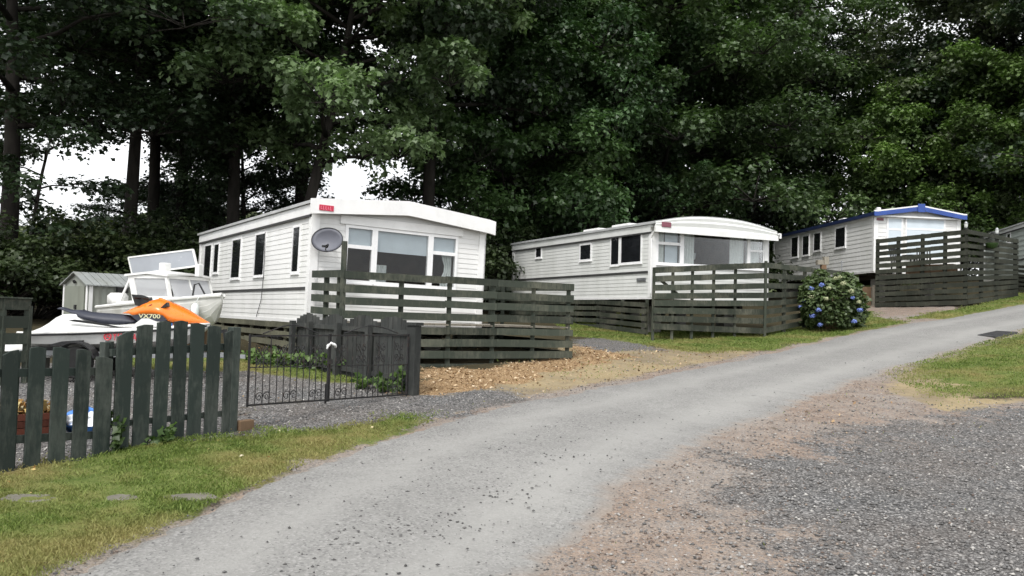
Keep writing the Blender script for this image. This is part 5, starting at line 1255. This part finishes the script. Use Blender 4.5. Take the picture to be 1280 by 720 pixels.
b2.loft(rings2, cap=False, closed=False); place_mesh_at(o, g); WM[o.name] = Matrix.Translation(g); b2.build('white_flap', M['bagwhite'], o)
g = at_y(28, 440, 13.1); z0 = h1(g.x, g.y); b = MB(); rings = []
for t in np.linspace(0, 1, 9):
    w = .3 * math.sin(math.pi * (.25 + .72 * t)) ; x = g.x - .55 + 1.0 * t; top = z0 + .56 - .22 * t ** 2
    rings.append([(x, g.y - w, z0 + .28), (x, g.y - w * .8, top - .05), (x, g.y, top), (x, g.y + w * .8, top - .05), (x, g.y + w, z0 + .28)])
b.loft(rings); o = b.build('tender', M['gel'], None, smooth=False)
rt2 = thing('upturned_dinghy', 'small white upturned dinghy on blocks below the slatted fence at left', 'dinghy', (g.x, g.y, z0)); o.parent = rt2; o.matrix_parent_inverse = Matrix.Translation((-g.x, -g.y, -z0)); o.name = 'hull'
b = MB(); b.bx(g.x - .4, g.x - .25, g.y - .25, g.y + .25, z0 - .02, z0 + .29); b.bx(g.x + .15, g.x + .3, g.y - .25, g.y + .25, z0 - .02, z0 + .29); b.build('support_block', M['concrete'], rt2)

# flat stones let into the verge, drain cover, post behind the middle deck
for (px, py, sx, sy, lab) in ((36, 631, .21, .12, 'flat grey stone in the grass verge nearest the left picture edge'), (150, 630, .13, .09, 'small flat grey stone in the middle of the grass verge'), (240, 629, .20, .11, 'flat grey stone in the grass verge beside the road')):
    g = ground(px, py); b = MB(); pr = [(g.x + sx * (1 + rj.uniform(-.22, .2)) * math.cos(a), g.y + sy * (1 + rj.uniform(-.22, .2)) * math.sin(a)) for a in np.linspace(0, 6.283, 18)[:-1]]
    b.prism([(x, y, h1(x, y) - .03) for x, y in pr], (0, 0, .086)); o = b.build('flat_stone', M['stone'], bevel=.012); place_mesh_at(o, g); setp(o, lab, 'stone', 'flat stones in the verge')
cs = [ground(*p) for p in ((1222,420.5),(1246,415.5),(1272,417),(1249,423.5))]
b = MB(); b.prism([(p.x, p.y, h1(p.x, p.y) - .08) for p in cs], (0, 0, .125)); o = b.build('drain_cover', M['iron_cover']); gc = sum(cs, Vector()) / 4
place_mesh_at(o, gc); setp(o, 'dark rectangular iron drain cover at the right hand side of the road', 'drain cover')
b = MB()
for i in range(1, 8):
    p, q = cs[0].lerp(cs[1], i / 8), cs[3].lerp(cs[2], i / 8); b.beam(p.lerp(q, .06) + Vector((0, 0, .048)), p.lerp(q, .94) + Vector((0, 0, .048)), .035, .008)
WM[o.name] = Matrix.Translation(gc); b.build('ribs', M['iron_cover'], o)
pb = at_y(1029, 341, 29.5); z0 = h1(pb.x, pb.y)
o = thing('timber_post', 'brown timber post with a ragged top standing between the middle and blue trimmed caravans', 'post', (pb.x, pb.y, z0))
b = MB(); b.bx(pb.x - .09, pb.x + .09, pb.y - .09, pb.y + .09, z0 - .1, at_y(1029, 331, 29.5).z); b.build('shaft', M['brownwood'], o, bevel=.02)
b = MB(); zt = at_y(1029, 331, 29.5).z; b.bx(pb.x - .24, pb.x - .02, pb.y - .1, pb.y + .1, zt + .002, zt + .16); b.bx(pb.x + .0, pb.x + .16, pb.y - .1, pb.y + .1, zt + .002, zt + .28); b.build('box', M['barewood'], o)
pb = at_y(1052, 343, 30.2); z0 = h1(pb.x, pb.y)
o = MB(); o.tube([(pb.x, pb.y, z0 - .1), (pb.x, pb.y, at_y(1052, 326, 30.2).z)], .02, 6); o.tube([(pb.x - .1, pb.y, at_y(1052, 328, 30.2).z), (pb.x + .1, pb.y, at_y(1052, 328, 30.2).z)], .02, 6)
o = o.build('water_standpipe', M['galv']); place_mesh_at(o, (pb.x, pb.y, z0)); setp(o, 'thin grey standpipe beside the blue trimmed caravan', 'standpipe')
# ------------------------------------------------------------------ foliage
LK = 6
def leaf_verts(C, N, size, r):
    """folded kite leaves: C centres, N normals"""
    n = len(C); T = r.normal(size=(n, 3)); T[:, 2] -= .35; T -= N * (T * N).sum(1)[:, None]; T /= np.linalg.norm(T, axis=1)[:, None] + 1e-9
    B = np.cross(N, T); s = size[:, None]; w = (.46 + .16 * r.random(n))[:, None]
    a, t = C - T * s * .5, C + T * s * .5; m = C - T * s * .08
    l, rr = m + B * s * w + N * s * .10, m - B * s * w + N * s * .10
    m2 = C + T * s * .10; ln, rn_ = m2 + B * s * w * .42 + N * s * .03, m2 - B * s * w * .42 + N * s * .03
    V = np.stack([a, rr, rn_, t, ln, l], 1); o = (np.arange(n) * LK)[:, None]
    return V.reshape(-1, 3), np.concatenate([o + [0, 1, 2], o + [0, 2, 3], o + [0, 3, 4], o + [0, 4, 5]], 1).reshape(-1)
def clumps(r, cents, rad, per, size, flat=.62, up=.75, shell=.45):
    """leaves round clump centres; thick on the upper outer side"""
    k = np.repeat(np.arange(len(cents)), per); n = len(k); d = r.normal(size=(n, 3)); d /= np.linalg.norm(d, axis=1)[:, None]
    d[:, 2] = np.where((d[:, 2] < 0) & (r.random(n) < .55), -d[:, 2], d[:, 2])
    q = (shell + (1 - shell) * r.random(n)) * (1 + .25 * np.sin(d[:, 0] * 5 + k) * np.sin(d[:, 1] * 5 + k * 2))
    P = cents[k] + d * (rad[k] * q)[:, None] * np.array([1, 1, flat])
    N = d * .55 + np.array([0, 0, up]) + r.normal(size=(n, 3)) * .42; N /= np.linalg.norm(N, axis=1)[:, None]
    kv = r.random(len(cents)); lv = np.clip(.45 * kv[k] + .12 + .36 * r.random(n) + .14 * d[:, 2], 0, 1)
    return P, N, size * (.65 + .6 * r.random(n)), lv
def make_tree(name, label, cat, seed, H, Rr, base, n_limb, per, leaf, crown='leaf', trunk_r=.3, top=.92, lean=(0, 0), prof=1.0, sub=5, rad=(.8, 1.35), group=None, skirt=0, bias=.8, bough=1.5):
    """tapered trunk with limbs, crown of leaf clumps hung on the limbs; standing at the origin"""
    r = np.random.default_rng(seed); rn = random.Random(seed); o = thing(name, label, cat, (0, 0, 0), None, group)
    b = MB(); path = []
    for i in range(9):
        t = i / 8; path.append(Vector((lean[0] * t + .25 * math.sin(t * 4 + seed) * t, lean[1] * t + .25 * math.cos(t * 3.3 + seed) * t, H * top * t - .15)))
    b.tube(path, [trunk_r * (1.25 if i == 0 else 1 - .82 * i / 8) for i in range(9)], 10)
    cents, rads, bough_of = [], [], []
    def at(t): k = min(7.999, max(0, t) * 8); i = int(k); return path[i].lerp(path[i + 1], k - i)
    for i in range(n_limb):
        u = (i + .5) / n_limb; z = base * .8 + (H * .90 - base * .8) * u ** bias; az = i * 2.399 + rn.uniform(-.4, .4)
        s0 = at(z / (H * top)); hz = (H - base) / 2; zz = (z + H * .06 - base - hz * .86) / (hz * 1.16)
        ln = Rr * max(.22, (1 - abs(zz) ** 2.2)) ** .55 * rn.uniform(.78, 1.12) * prof
        if u < .3 and skirt: ln *= 1 + skirt * (.3 - u)
        rise = rn.uniform(.10, .42) + .5 * u; pts = [s0]; d = Vector((math.cos(az), math.sin(az), rise))
        for j in range(1, 5):
            t = j / 4; p = s0 + Vector((d.x * ln * t, d.y * ln * t, rise * ln * t * (1 - .45 * t) - .10 * ln * t * t)); p += Vector((rn.uniform(-.2, .2), rn.uniform(-.2, .2), rn.uniform(-.12, .12))) * (ln / 4); pts.append(p)
        r0 = max(.03, trunk_r * .42 * (1 - .6 * u)); b.tube(pts, [r0, r0 * .7, r0 * .48, r0 * .3, r0 * .12], 6)
        for (q, br, ns) in ((pts[-1], rn.uniform(.85, 1.25) * bough * (1.1 - .3 * u), sub), (pts[2].lerp(pts[3], rn.random()), rn.uniform(.7, 1.0) * bough, sub - 2)):
            bid = len(bough_of) and bough_of[-1] + 1
            for j in range(ns):
                sa = j * 2.399 + rn.random(); el = rn.uniform(-.25, 1.0); ce = math.sqrt(max(0, 1 - el * el)); m = br * rn.uniform(.75, 1.1)
                e = q + Vector((math.cos(sa) * ce * m, math.sin(sa) * ce * m, el * m * .72)); b.tube([q - Vector((0, 0, .1)), q.lerp(e, .55) + Vector((0, 0, .06)), e], [r0 * .22, r0 * .15, r0 * .06], 4)
                cents.append(e); rads.append(rn.uniform(*rad)); bough_of.append(bid)
    cents.append(path[-1] + Vector((0, 0, .4))); rads.append(rad[1]); bough_of.append(bough_of[-1] + 1)
    b.build('trunk', M['bark'], o, smooth=True)
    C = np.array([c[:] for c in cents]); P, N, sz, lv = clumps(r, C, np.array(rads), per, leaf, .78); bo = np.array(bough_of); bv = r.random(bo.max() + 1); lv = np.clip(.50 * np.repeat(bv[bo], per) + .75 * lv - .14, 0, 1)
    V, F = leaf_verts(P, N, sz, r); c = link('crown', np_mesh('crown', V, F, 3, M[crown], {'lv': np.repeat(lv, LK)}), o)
    return o
def put(o, px, Y, rz=0, sc=(1, 1, 1), label=None, tint=None, dz=0):
    X = (px - CX) / FPX * Y; o.location = (X, Y, h1(X, Y) + dz); o.rotation_euler = (0, 0, rz); o.scale = sc
    if label: o['label'] = label
    if tint:
        for ch in o.children:
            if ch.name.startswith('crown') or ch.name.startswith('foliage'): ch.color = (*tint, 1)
    return o
def spawn(proto, used, *a, **k):
    o = proto if not used else copy_tree(proto); o.rotation_mode = 'XYZ'; return put(o, *a, **k)

GRP = 'sycamore trees behind the caravans'
tA = make_tree('sycamore_tree', 'tree', 'tree', 21, 18.5, 6.0, 2.6, 36, 150, .195, trunk_r=.36, rad=(.6, 1.05), sub=8, bough=1.55, group=GRP)
tB = make_tree('sycamore_tree', 'tree', 'tree', 34, 17.5, 4.4, 5.8, 26, 130, .18, trunk_r=.26, rad=(.5, .9), sub=7, bough=1.3, group=GRP)
tC = make_tree('sycamore_tree', 'tree', 'tree', 47, 11.0, 4.4, 1.2, 28, 160, .17, trunk_r=.22, rad=(.5, .9), sub=8, bough=1.3, group=GRP)
tD = make_tree('sycamore_tree', 'tree', 'tree', 58, 16.5, 4.2, 6.6, 26, 105, .16, trunk_r=.24, rad=(.5, .9), sub=7, bough=1.25, skirt=.8, group=GRP)
tE = make_tree('sycamore_tree', 'tree', 'tree', 63, 14.5, 4.5, 5.2, 30, 135, .185, crown='leaf_bright', trunk_r=.24, lean=(3.0, 0), rad=(.45, .8), sub=8, bough=1.25, group=GRP)
tF = make_tree('sycamore_tree', 'tree', 'tree', 71, 24.0, 8.2, 4.0, 42, 170, .24, trunk_r=.45, rad=(.8, 1.3), sub=8, bough=2.0, group=GRP)
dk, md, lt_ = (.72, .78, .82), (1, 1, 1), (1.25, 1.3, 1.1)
used = set()
def T(p, *a, **k):
    o = spawn(p, p.name in used, *a, **k); used.add(p.name); return o
# left group: thin dark trunks against the bright gap
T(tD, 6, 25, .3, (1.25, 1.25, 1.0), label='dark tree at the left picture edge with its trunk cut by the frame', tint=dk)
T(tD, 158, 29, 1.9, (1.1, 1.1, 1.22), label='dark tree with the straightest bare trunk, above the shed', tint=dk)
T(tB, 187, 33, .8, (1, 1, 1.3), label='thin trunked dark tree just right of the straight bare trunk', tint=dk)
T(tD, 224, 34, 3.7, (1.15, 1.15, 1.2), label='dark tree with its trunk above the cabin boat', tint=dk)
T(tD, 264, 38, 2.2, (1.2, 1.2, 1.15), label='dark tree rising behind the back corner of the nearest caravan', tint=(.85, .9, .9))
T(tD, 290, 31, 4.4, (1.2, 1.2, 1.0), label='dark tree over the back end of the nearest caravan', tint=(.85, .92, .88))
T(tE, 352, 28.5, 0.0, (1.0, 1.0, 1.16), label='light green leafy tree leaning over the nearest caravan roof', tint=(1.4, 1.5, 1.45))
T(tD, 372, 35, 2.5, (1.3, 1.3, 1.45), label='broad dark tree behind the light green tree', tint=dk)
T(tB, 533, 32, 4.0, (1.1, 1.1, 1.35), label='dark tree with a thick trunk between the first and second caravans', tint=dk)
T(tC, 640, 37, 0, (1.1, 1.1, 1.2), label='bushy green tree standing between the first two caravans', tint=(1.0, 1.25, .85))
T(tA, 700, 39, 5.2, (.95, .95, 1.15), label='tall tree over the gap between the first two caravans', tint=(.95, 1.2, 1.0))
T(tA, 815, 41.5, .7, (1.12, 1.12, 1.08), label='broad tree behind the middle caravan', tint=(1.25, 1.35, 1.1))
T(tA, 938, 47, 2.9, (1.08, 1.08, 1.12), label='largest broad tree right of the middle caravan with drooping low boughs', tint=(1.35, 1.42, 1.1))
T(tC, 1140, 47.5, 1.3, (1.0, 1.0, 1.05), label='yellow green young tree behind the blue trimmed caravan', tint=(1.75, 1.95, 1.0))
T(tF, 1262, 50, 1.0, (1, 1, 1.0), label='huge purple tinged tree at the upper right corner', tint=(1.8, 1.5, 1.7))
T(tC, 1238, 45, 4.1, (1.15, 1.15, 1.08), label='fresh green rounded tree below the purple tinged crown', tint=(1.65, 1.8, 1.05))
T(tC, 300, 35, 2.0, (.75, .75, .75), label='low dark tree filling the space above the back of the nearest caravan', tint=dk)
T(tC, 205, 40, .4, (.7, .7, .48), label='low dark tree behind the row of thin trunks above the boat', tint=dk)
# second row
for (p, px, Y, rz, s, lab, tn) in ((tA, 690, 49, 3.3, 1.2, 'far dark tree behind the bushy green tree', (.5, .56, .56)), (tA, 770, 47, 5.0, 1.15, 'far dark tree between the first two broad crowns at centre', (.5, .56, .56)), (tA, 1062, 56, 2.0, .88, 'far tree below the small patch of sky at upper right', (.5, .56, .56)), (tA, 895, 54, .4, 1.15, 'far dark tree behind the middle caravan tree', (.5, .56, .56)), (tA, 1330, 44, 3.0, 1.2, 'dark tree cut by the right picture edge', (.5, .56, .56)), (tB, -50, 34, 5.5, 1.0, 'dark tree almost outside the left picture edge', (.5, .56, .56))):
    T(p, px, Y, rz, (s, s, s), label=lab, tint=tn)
# slim leaning young tree at the far left
tS = make_tree('young_tree', 'slim leaning young tree against the bright sky at far left', 'tree', 90, 7.5, 2.0, 2.6, 12, 60, .17, trunk_r=.09, rad=(.35, .6), sub=4, bough=.7, lean=(1.3, 0)); put(tS, 20, 24.5, 0, tint=dk)

# ---- shrubs
def make_shrub(name, label, cat, seed, H, Rr, n, per, leaf, mat, group=None, rad=(.35, .6)):
    r = np.random.default_rng(seed); rn = random.Random(seed); o = thing(name, label, cat, (0, 0, 0), None, group); b = MB(); C = []
    for i in range(n):
        az = i * 2.399; t = ((i + .5) / n) ** .5; el = rn.uniform(.25, 1.0); e = Vector((math.cos(az) * Rr * t * rn.uniform(.8, 1.1), math.sin(az) * Rr * t * rn.uniform(.8, 1.1), H * (1 - .55 * t * t) * rn.uniform(.35, .95)))
        C.append(e[:]); b.tube([(e.x * .12, e.y * .12, -.1), (e.x * .5, e.y * .5, e.z * .55), e], [.025, .018, .006], 4)
    b.build('stems', M['bark'], o)
    C = np.array(C); P, N, s, lv = clumps(r, C, r.uniform(rad[0], rad[1], n), per, leaf); k = P[:, 2] > .0
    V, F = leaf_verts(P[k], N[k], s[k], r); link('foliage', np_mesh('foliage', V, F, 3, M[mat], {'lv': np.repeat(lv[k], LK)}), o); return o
GS = 'shrubs under the trees'
s1_ = make_shrub('shrub', 'shrub', 'shrub', 5, 3.0, 2.3, 60, 130, .13, 'leaf_shrub', GS, (.4, .75)); s2_ = make_shrub('shrub', 'shrub', 'shrub', 6, 2.6, 1.9, 46, 120, .12, 'leaf_shrub', GS, (.35, .7))
for (p, px, Y, rz, s, lab, tn) in (
    (s1_, -20, 22, 0, (1, 1, .95), 'dark shrub at the left edge behind the slatted fence', dk), (s2_, 40, 23.5, 1, (1.1, 1.1, .95), 'dark shrub just left of the shed', dk), (s1_, 84, 25, 2, (1, 1, 1.0), 'dark shrub behind the shed gable with pale dead leaves', (.9, .9, .9)),
    (s2_, 130, 26, 3, (1.2, 1.2, 1.0), 'dark shrub behind the shed roof', dk), (s1_, 175, 27, 4, (1, 1, 1.05), 'dark shrub rising behind the raised boat panel', dk), (s2_, 222, 27.5, 5, (1.2, 1.2, 1.2), 'dark shrub at the back corner of the nearest caravan', dk),
    (s1_, 60, 33, 1.7, (1.5, 1.2, 1.0), 'lighter shrub in the gap at far left below the sky', (2.1, 2.1, 1.4)), (s1_, 120, 35, 5.2, (1.3, 1.2, 1.05), 'lighter shrub in the gap beside the straight bare trunk', (2.3, 2.2, 1.3)), (s2_, 205, 37, .6, (1.6, 1.4, 1.5), 'shrub between the thin trunks above the boat', dk),
    (s1_, 560, 31, .9, (1.1, 1.1, 1.25), 'dark shrub beside the right corner of the nearest caravan', dk), (s2_, 620, 33.5, 2.4, (1.4, 1.4, 1.5), 'dark shrub at the back of the middle caravan', dk), (s1_, 700, 39, 3.4, (1.5, 1.2, 1.3), 'dark shrub over the back roof of the middle caravan', dk), (s1_, 800, 40, .2, (1.6, 1.2, 1.3), 'dark shrub above the middle caravan roof vents', dk), (s1_, 900, 41, 4.8, (1.6, 1.2, 1.4), 'dark shrub behind the curved roof of the middle caravan', dk),
    (s1_, 985, 47, 1.2, (1.4, 1.2, 1.7), 'dark shrub at the back end of the blue trimmed caravan', dk), (s1_, 1050, 47, 2.2, (1.6, 1.2, 1.6), 'dark shrub above the roof of the blue trimmed caravan', dk), (s1_, 1195, 45, 3.9, (1.3, 1.2, 1.6), 'dark shrub right of the blue gable', dk), (s1_, 1262, 44, 5.9, (1.3, 1.2, 1.6), 'dark shrub above the pale green caravan', dk), (s2_, 450, 37, 3, (1.8, 1.4, 1.4), 'dark shrub behind the roof of the nearest caravan', dk), (s2_, 340, 37, 4, (1.8, 1.4, 1.5), 'dark shrub behind the back roof of the nearest caravan', dk)):
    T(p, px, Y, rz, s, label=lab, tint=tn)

# ---- hydrangea
hg = ground(1040, 413); hy = thing('hydrangea_bush', 'rounded hydrangea bush with blue flower heads at the corner of the middle deck', 'hydrangea', hg)
r = np.random.default_rng(77); rn = random.Random(77); RX, HH = 40 / FPX * hg.y, 71 / FPX * hg.y
C = []
for i in range(150):
    t = (i + .5) / 150; a = i * 2.399; z = HH * (.08 + .84 * t); k = math.sqrt(max(0, 1 - ((z - HH * .42) / (HH * .56)) ** 2)) * (1 + .22 * math.sin(a * 3 + z * 4) * rn.random() + .10 * math.sin(a * 2)); z *= 1 + .10 * math.sin(a * 2 + 1); C.append((RX * .86 * k * math.cos(a), RX * .75 * k * math.sin(a), z))
C = np.array(C); P, N, s, lv = clumps(r, C, r.uniform(.14, .26, 150), 46, .125); k = P[:, 2] > .02
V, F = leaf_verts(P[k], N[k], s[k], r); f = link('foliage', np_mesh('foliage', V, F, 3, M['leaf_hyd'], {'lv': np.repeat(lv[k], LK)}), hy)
b = MB(Matrix.Translation(hg))
for i in range(22): a = i * 2.4; b.tube([(0.1 * math.cos(a), .1 * math.sin(a), -.1), (RX * .5 * math.cos(a), RX * .4 * math.sin(a), HH * .45), (RX * .75 * math.cos(a), RX * .62 * math.sin(a), HH * .7)], .012, 4)
b.build('stems', M['brownwood'], hy)
def flower(px, py, col, rad):
    d = ray(px, py); c0 = hg + Vector((0, 0, HH * .44)); ax = Vector((RX * 1.04, RX * .95, HH * .58)); o_ = Vector([-c0[i] / ax[i] for i in range(3)]); dd = Vector([d[i] / ax[i] for i in range(3)])
    A_, B_, C_ = dd.dot(dd), 2 * o_.dot(dd), o_.dot(o_) - 1; disc = B_ * B_ - 4 * A_ * C_
    t = (-B_ - math.sqrt(max(disc, 0))) / (2 * A_); p = d * (t - .10)
    n = 46; q = rn.random(); rr = np.random.default_rng(int(px * 7 + py)); D = rr.normal(size=(n, 3)); D /= np.linalg.norm(D, axis=1)[:, None]
    Pp = np.array((p - hg)[:]) + D * rad * (.75 + .4 * rr.random((n, 1))) * np.array([1.1, 1.1, .75]); V, F = leaf_verts(Pp, D, np.full(n, rad * .62), rr)
    link('flower_head', np_mesh('flower_head', V, F, 3, M[col]), hy)
for (x, y) in ((905,425),(962,407),(865,490),(850,523),(945,540),(915,570),(955,618),(1127,476),(1165,540),(1135,600)): flower(800 + x / 4.2367, 260 + y / 4.2367, 'petal_blue', rn.uniform(.055, .082))
for (x, y) in ((1060,366),(1078,398),(1000,424),(1118,440),(1035,372),(1160,497),(905,470),(985,480)): flower(800 + x / 4.2367, 260 + y / 4.2367, 'petal_pale', rn.uniform(.05, .075))

# ---- weeds
def weed(name, label, px, py, h, w, n, leaf, seed, group=None, tint=(1, 1, 1)):
    g = ground(px, py); o = thing(name, label, 'weed', g, None, group); r = np.random.default_rng(seed); b = MB(Matrix.Translation(g)); P = []
    for i in range(max(3, n // 12)):
        a = r.random() * 6.28; e = Vector((w * r.random() * math.cos(a), w * r.random() * math.sin(a), h * (.6 + .4 * r.random()))); b.tube([(0, 0, -.03), e * .5 + Vector((0, 0, h * .1)), e], [.006, .005, .002], 4)
        for t in np.linspace(.15, 1, 12): P.append([e.x * t + r.normal() * w * .25, e.y * t + r.normal() * w * .25, e.z * t])
    b.build('stems', M['weed'], o); P = np.array(P); N = r.normal(size=P.shape) * .6 + [0, -.5, .7]; N /= np.linalg.norm(N, axis=1)[:, None]
    V, F = leaf_verts(P, N, leaf * (.6 + .7 * r.random(len(P))), r); f = link('foliage', np_mesh('foliage', V, F, 3, M['weed'], {'lv': np.repeat(r.random(len(P)), LK)}), o); f.color = (*tint, 1); return o
GW = 'weeds along the fences'
weed('bramble_weed', 'broad leaved green weed climbing the picket fence where its two stretches meet', 144, 570, .52, .09, 40, .10, 1, GW, (.6, .6, .7))
weed('bramble_weed', 'low leafy weed at the foot of the taller pickets', 196, 560, .20, .16, 36, .08, 2, GW, (.7, .75, .7)); weed('bramble_weed', 'small upright weed between two taller pickets', 211, 557, .26, .06, 24, .07, 3, GW)
for i, (px, py, h, w) in enumerate(((325,458,.36,.35),(350,460,.3,.3),(378,464,.36,.35),(405,466,.46,.35),(432,470,.34,.3))): weed('nettle_weed', ('leftmost of the green nettles below the slatted skirt', 'second green nettle below the slatted skirt', 'third green nettle below the slatted skirt', 'tallest green nettle below the slatted skirt', 'rightmost green nettle below the slatted skirt')[i], px, py, h, w, 110, .10, 20 + i, GW)
for i, (px, py, h, w) in enumerate(((452,486,.25,.2),(478,490,.28,.2),(499,492,.42,.18))): weed('dock_weed', ('low weed inside the right leaf of the iron gate', 'middle low weed at the base of the scalloped fence', 'taller leafy weed beside the square gate post')[i], px, py, h, w, 60, .09, 40 + i, GW)
o, tl, tw, th_ = WITHER; r = np.random.default_rng(4); n = 160; P = np.c_[tl + .1 + (tw - tl - .2) * r.random(n), .05 + .28 * r.random(n), th_ + .12 * r.random(n) ** 2]
N = r.normal(size=(n, 3)); N /= np.linalg.norm(N, axis=1)[:, None]; V, F = leaf_verts(P, N, .06 + .04 * r.random(n), r); link('dead_plants', np_mesh('dead_plants', V, F, 3, M['fallen'], {'lv': np.repeat(r.random(n), LK)}), o)

# leaf litter and scrub on the wood floor: uncountable
r = np.random.default_rng(15); n = 42000; X = -22 + 62 * r.random(n); Y = 22 + 26 * r.random(n); z = hgt(X, Y)
inz = (Y > 25.5 - .25 * (X + 8)) & (X < Y * .8)
inz &= ~((X > -3.5) & (Y < 33.5 + .15 * X)) & ~((X > 9) & (Y < 43))
X, Y, z = X[inz], Y[inz], z[inz]; n = len(X)
N = r.normal(size=(n, 3)) * .5 + [0, -.2, .8]; N /= np.linalg.norm(N, axis=1)[:, None]
V, F = leaf_verts(np.c_[X, Y, z + .7 * r.random(n) ** 2], N, .10 + .12 * r.random(n), r); o = link('undergrowth', np_mesh('undergrowth', V, F, 3, M['leaf_shrub'], {'lv': np.repeat(r.random(n), LK)})); setp(o, kind='stuff'); o.color = (.8, .85, .8, 1)
# ------------------------------------------------------------------ overcast daylight
w = bpy.data.worlds.new('World'); S.world = w; w.use_nodes = True; t = w.node_tree; bg = t.nodes['Background']
SUN_EL, SUN_AZ = R(52), R(200)
sky = t.nodes.new('ShaderNodeTexSky'); sky.sky_type = 'NISHITA'; sky.sun_disc = False; sky.sun_elevation = SUN_EL; sky.sun_rotation = SUN_AZ; sky.air_density = 1.0; sky.dust_density = 4.0; sky.ozone_density = 1
hs = t.nodes.new('ShaderNodeHueSaturation'); hs.inputs['Saturation'].default_value = .16
tc = t.nodes.new('ShaderNodeTexCoord'); nz = t.nodes.new('ShaderNodeTexNoise'); nz.inputs['Scale'].default_value = 2.2; nz.inputs['Detail'].default_value = 5
cr = t.nodes.new('ShaderNodeValToRGB'); cr.color_ramp.elements[0].color = (6.2, 6.4, 6.7, 1); cr.color_ramp.elements[1].color = (9.2, 9.3, 9.4, 1); cr.color_ramp.elements[0].position = .35; cr.color_ramp.elements[1].position = .65
mx = t.nodes.new('ShaderNodeMix'); mx.data_type = 'RGBA'; mx.inputs[0].default_value = .7
t.links.new(sky.outputs[0], hs.inputs['Color']); t.links.new(tc.outputs['Generated'], nz.inputs['Vector']); t.links.new(nz.outputs['Fac'], cr.inputs[0])
t.links.new(hs.outputs[0], mx.inputs[6]); t.links.new(cr.outputs[0], mx.inputs[7]); t.links.new(mx.outputs[2], bg.inputs['Color']); bg.inputs['Strength'].default_value = .115
sl_ = bpy.data.lights.new('sun', 'SUN'); sl_.energy = 1.5; sl_.angle = R(14); sl_.color = (1, .97, .93); so = bpy.data.objects.new('sun', sl_); COL.objects.link(so)
# sun_rotation is measured clockwise from +Y seen from above; the lamp points the other way
d = Vector((math.sin(SUN_AZ) * math.cos(SUN_EL), math.cos(SUN_AZ) * math.cos(SUN_EL), math.sin(SUN_EL)))
so.rotation_euler = (-d).to_track_quat('-Z', 'Y').to_euler(); so.location = d * 60
v = S.view_settings; S.display_settings.display_device = 'sRGB'; v.view_transform = 'Standard'; v.look = 'None'; v.exposure = .85; v.gamma = 1; v.use_curve_mapping = False
S.render.engine = 'CYCLES'; cy = S.cycles; cy.max_bounces = 6; cy.diffuse_bounces = 3; cy.glossy_bounces = 3; cy.transmission_bounces = 4; cy.transparent_max_bounces = 8
cy.caustics_reflective = cy.caustics_refractive = False; cy.use_denoising = True; cy.use_adaptive_sampling = True; cy.adaptive_threshold = .02
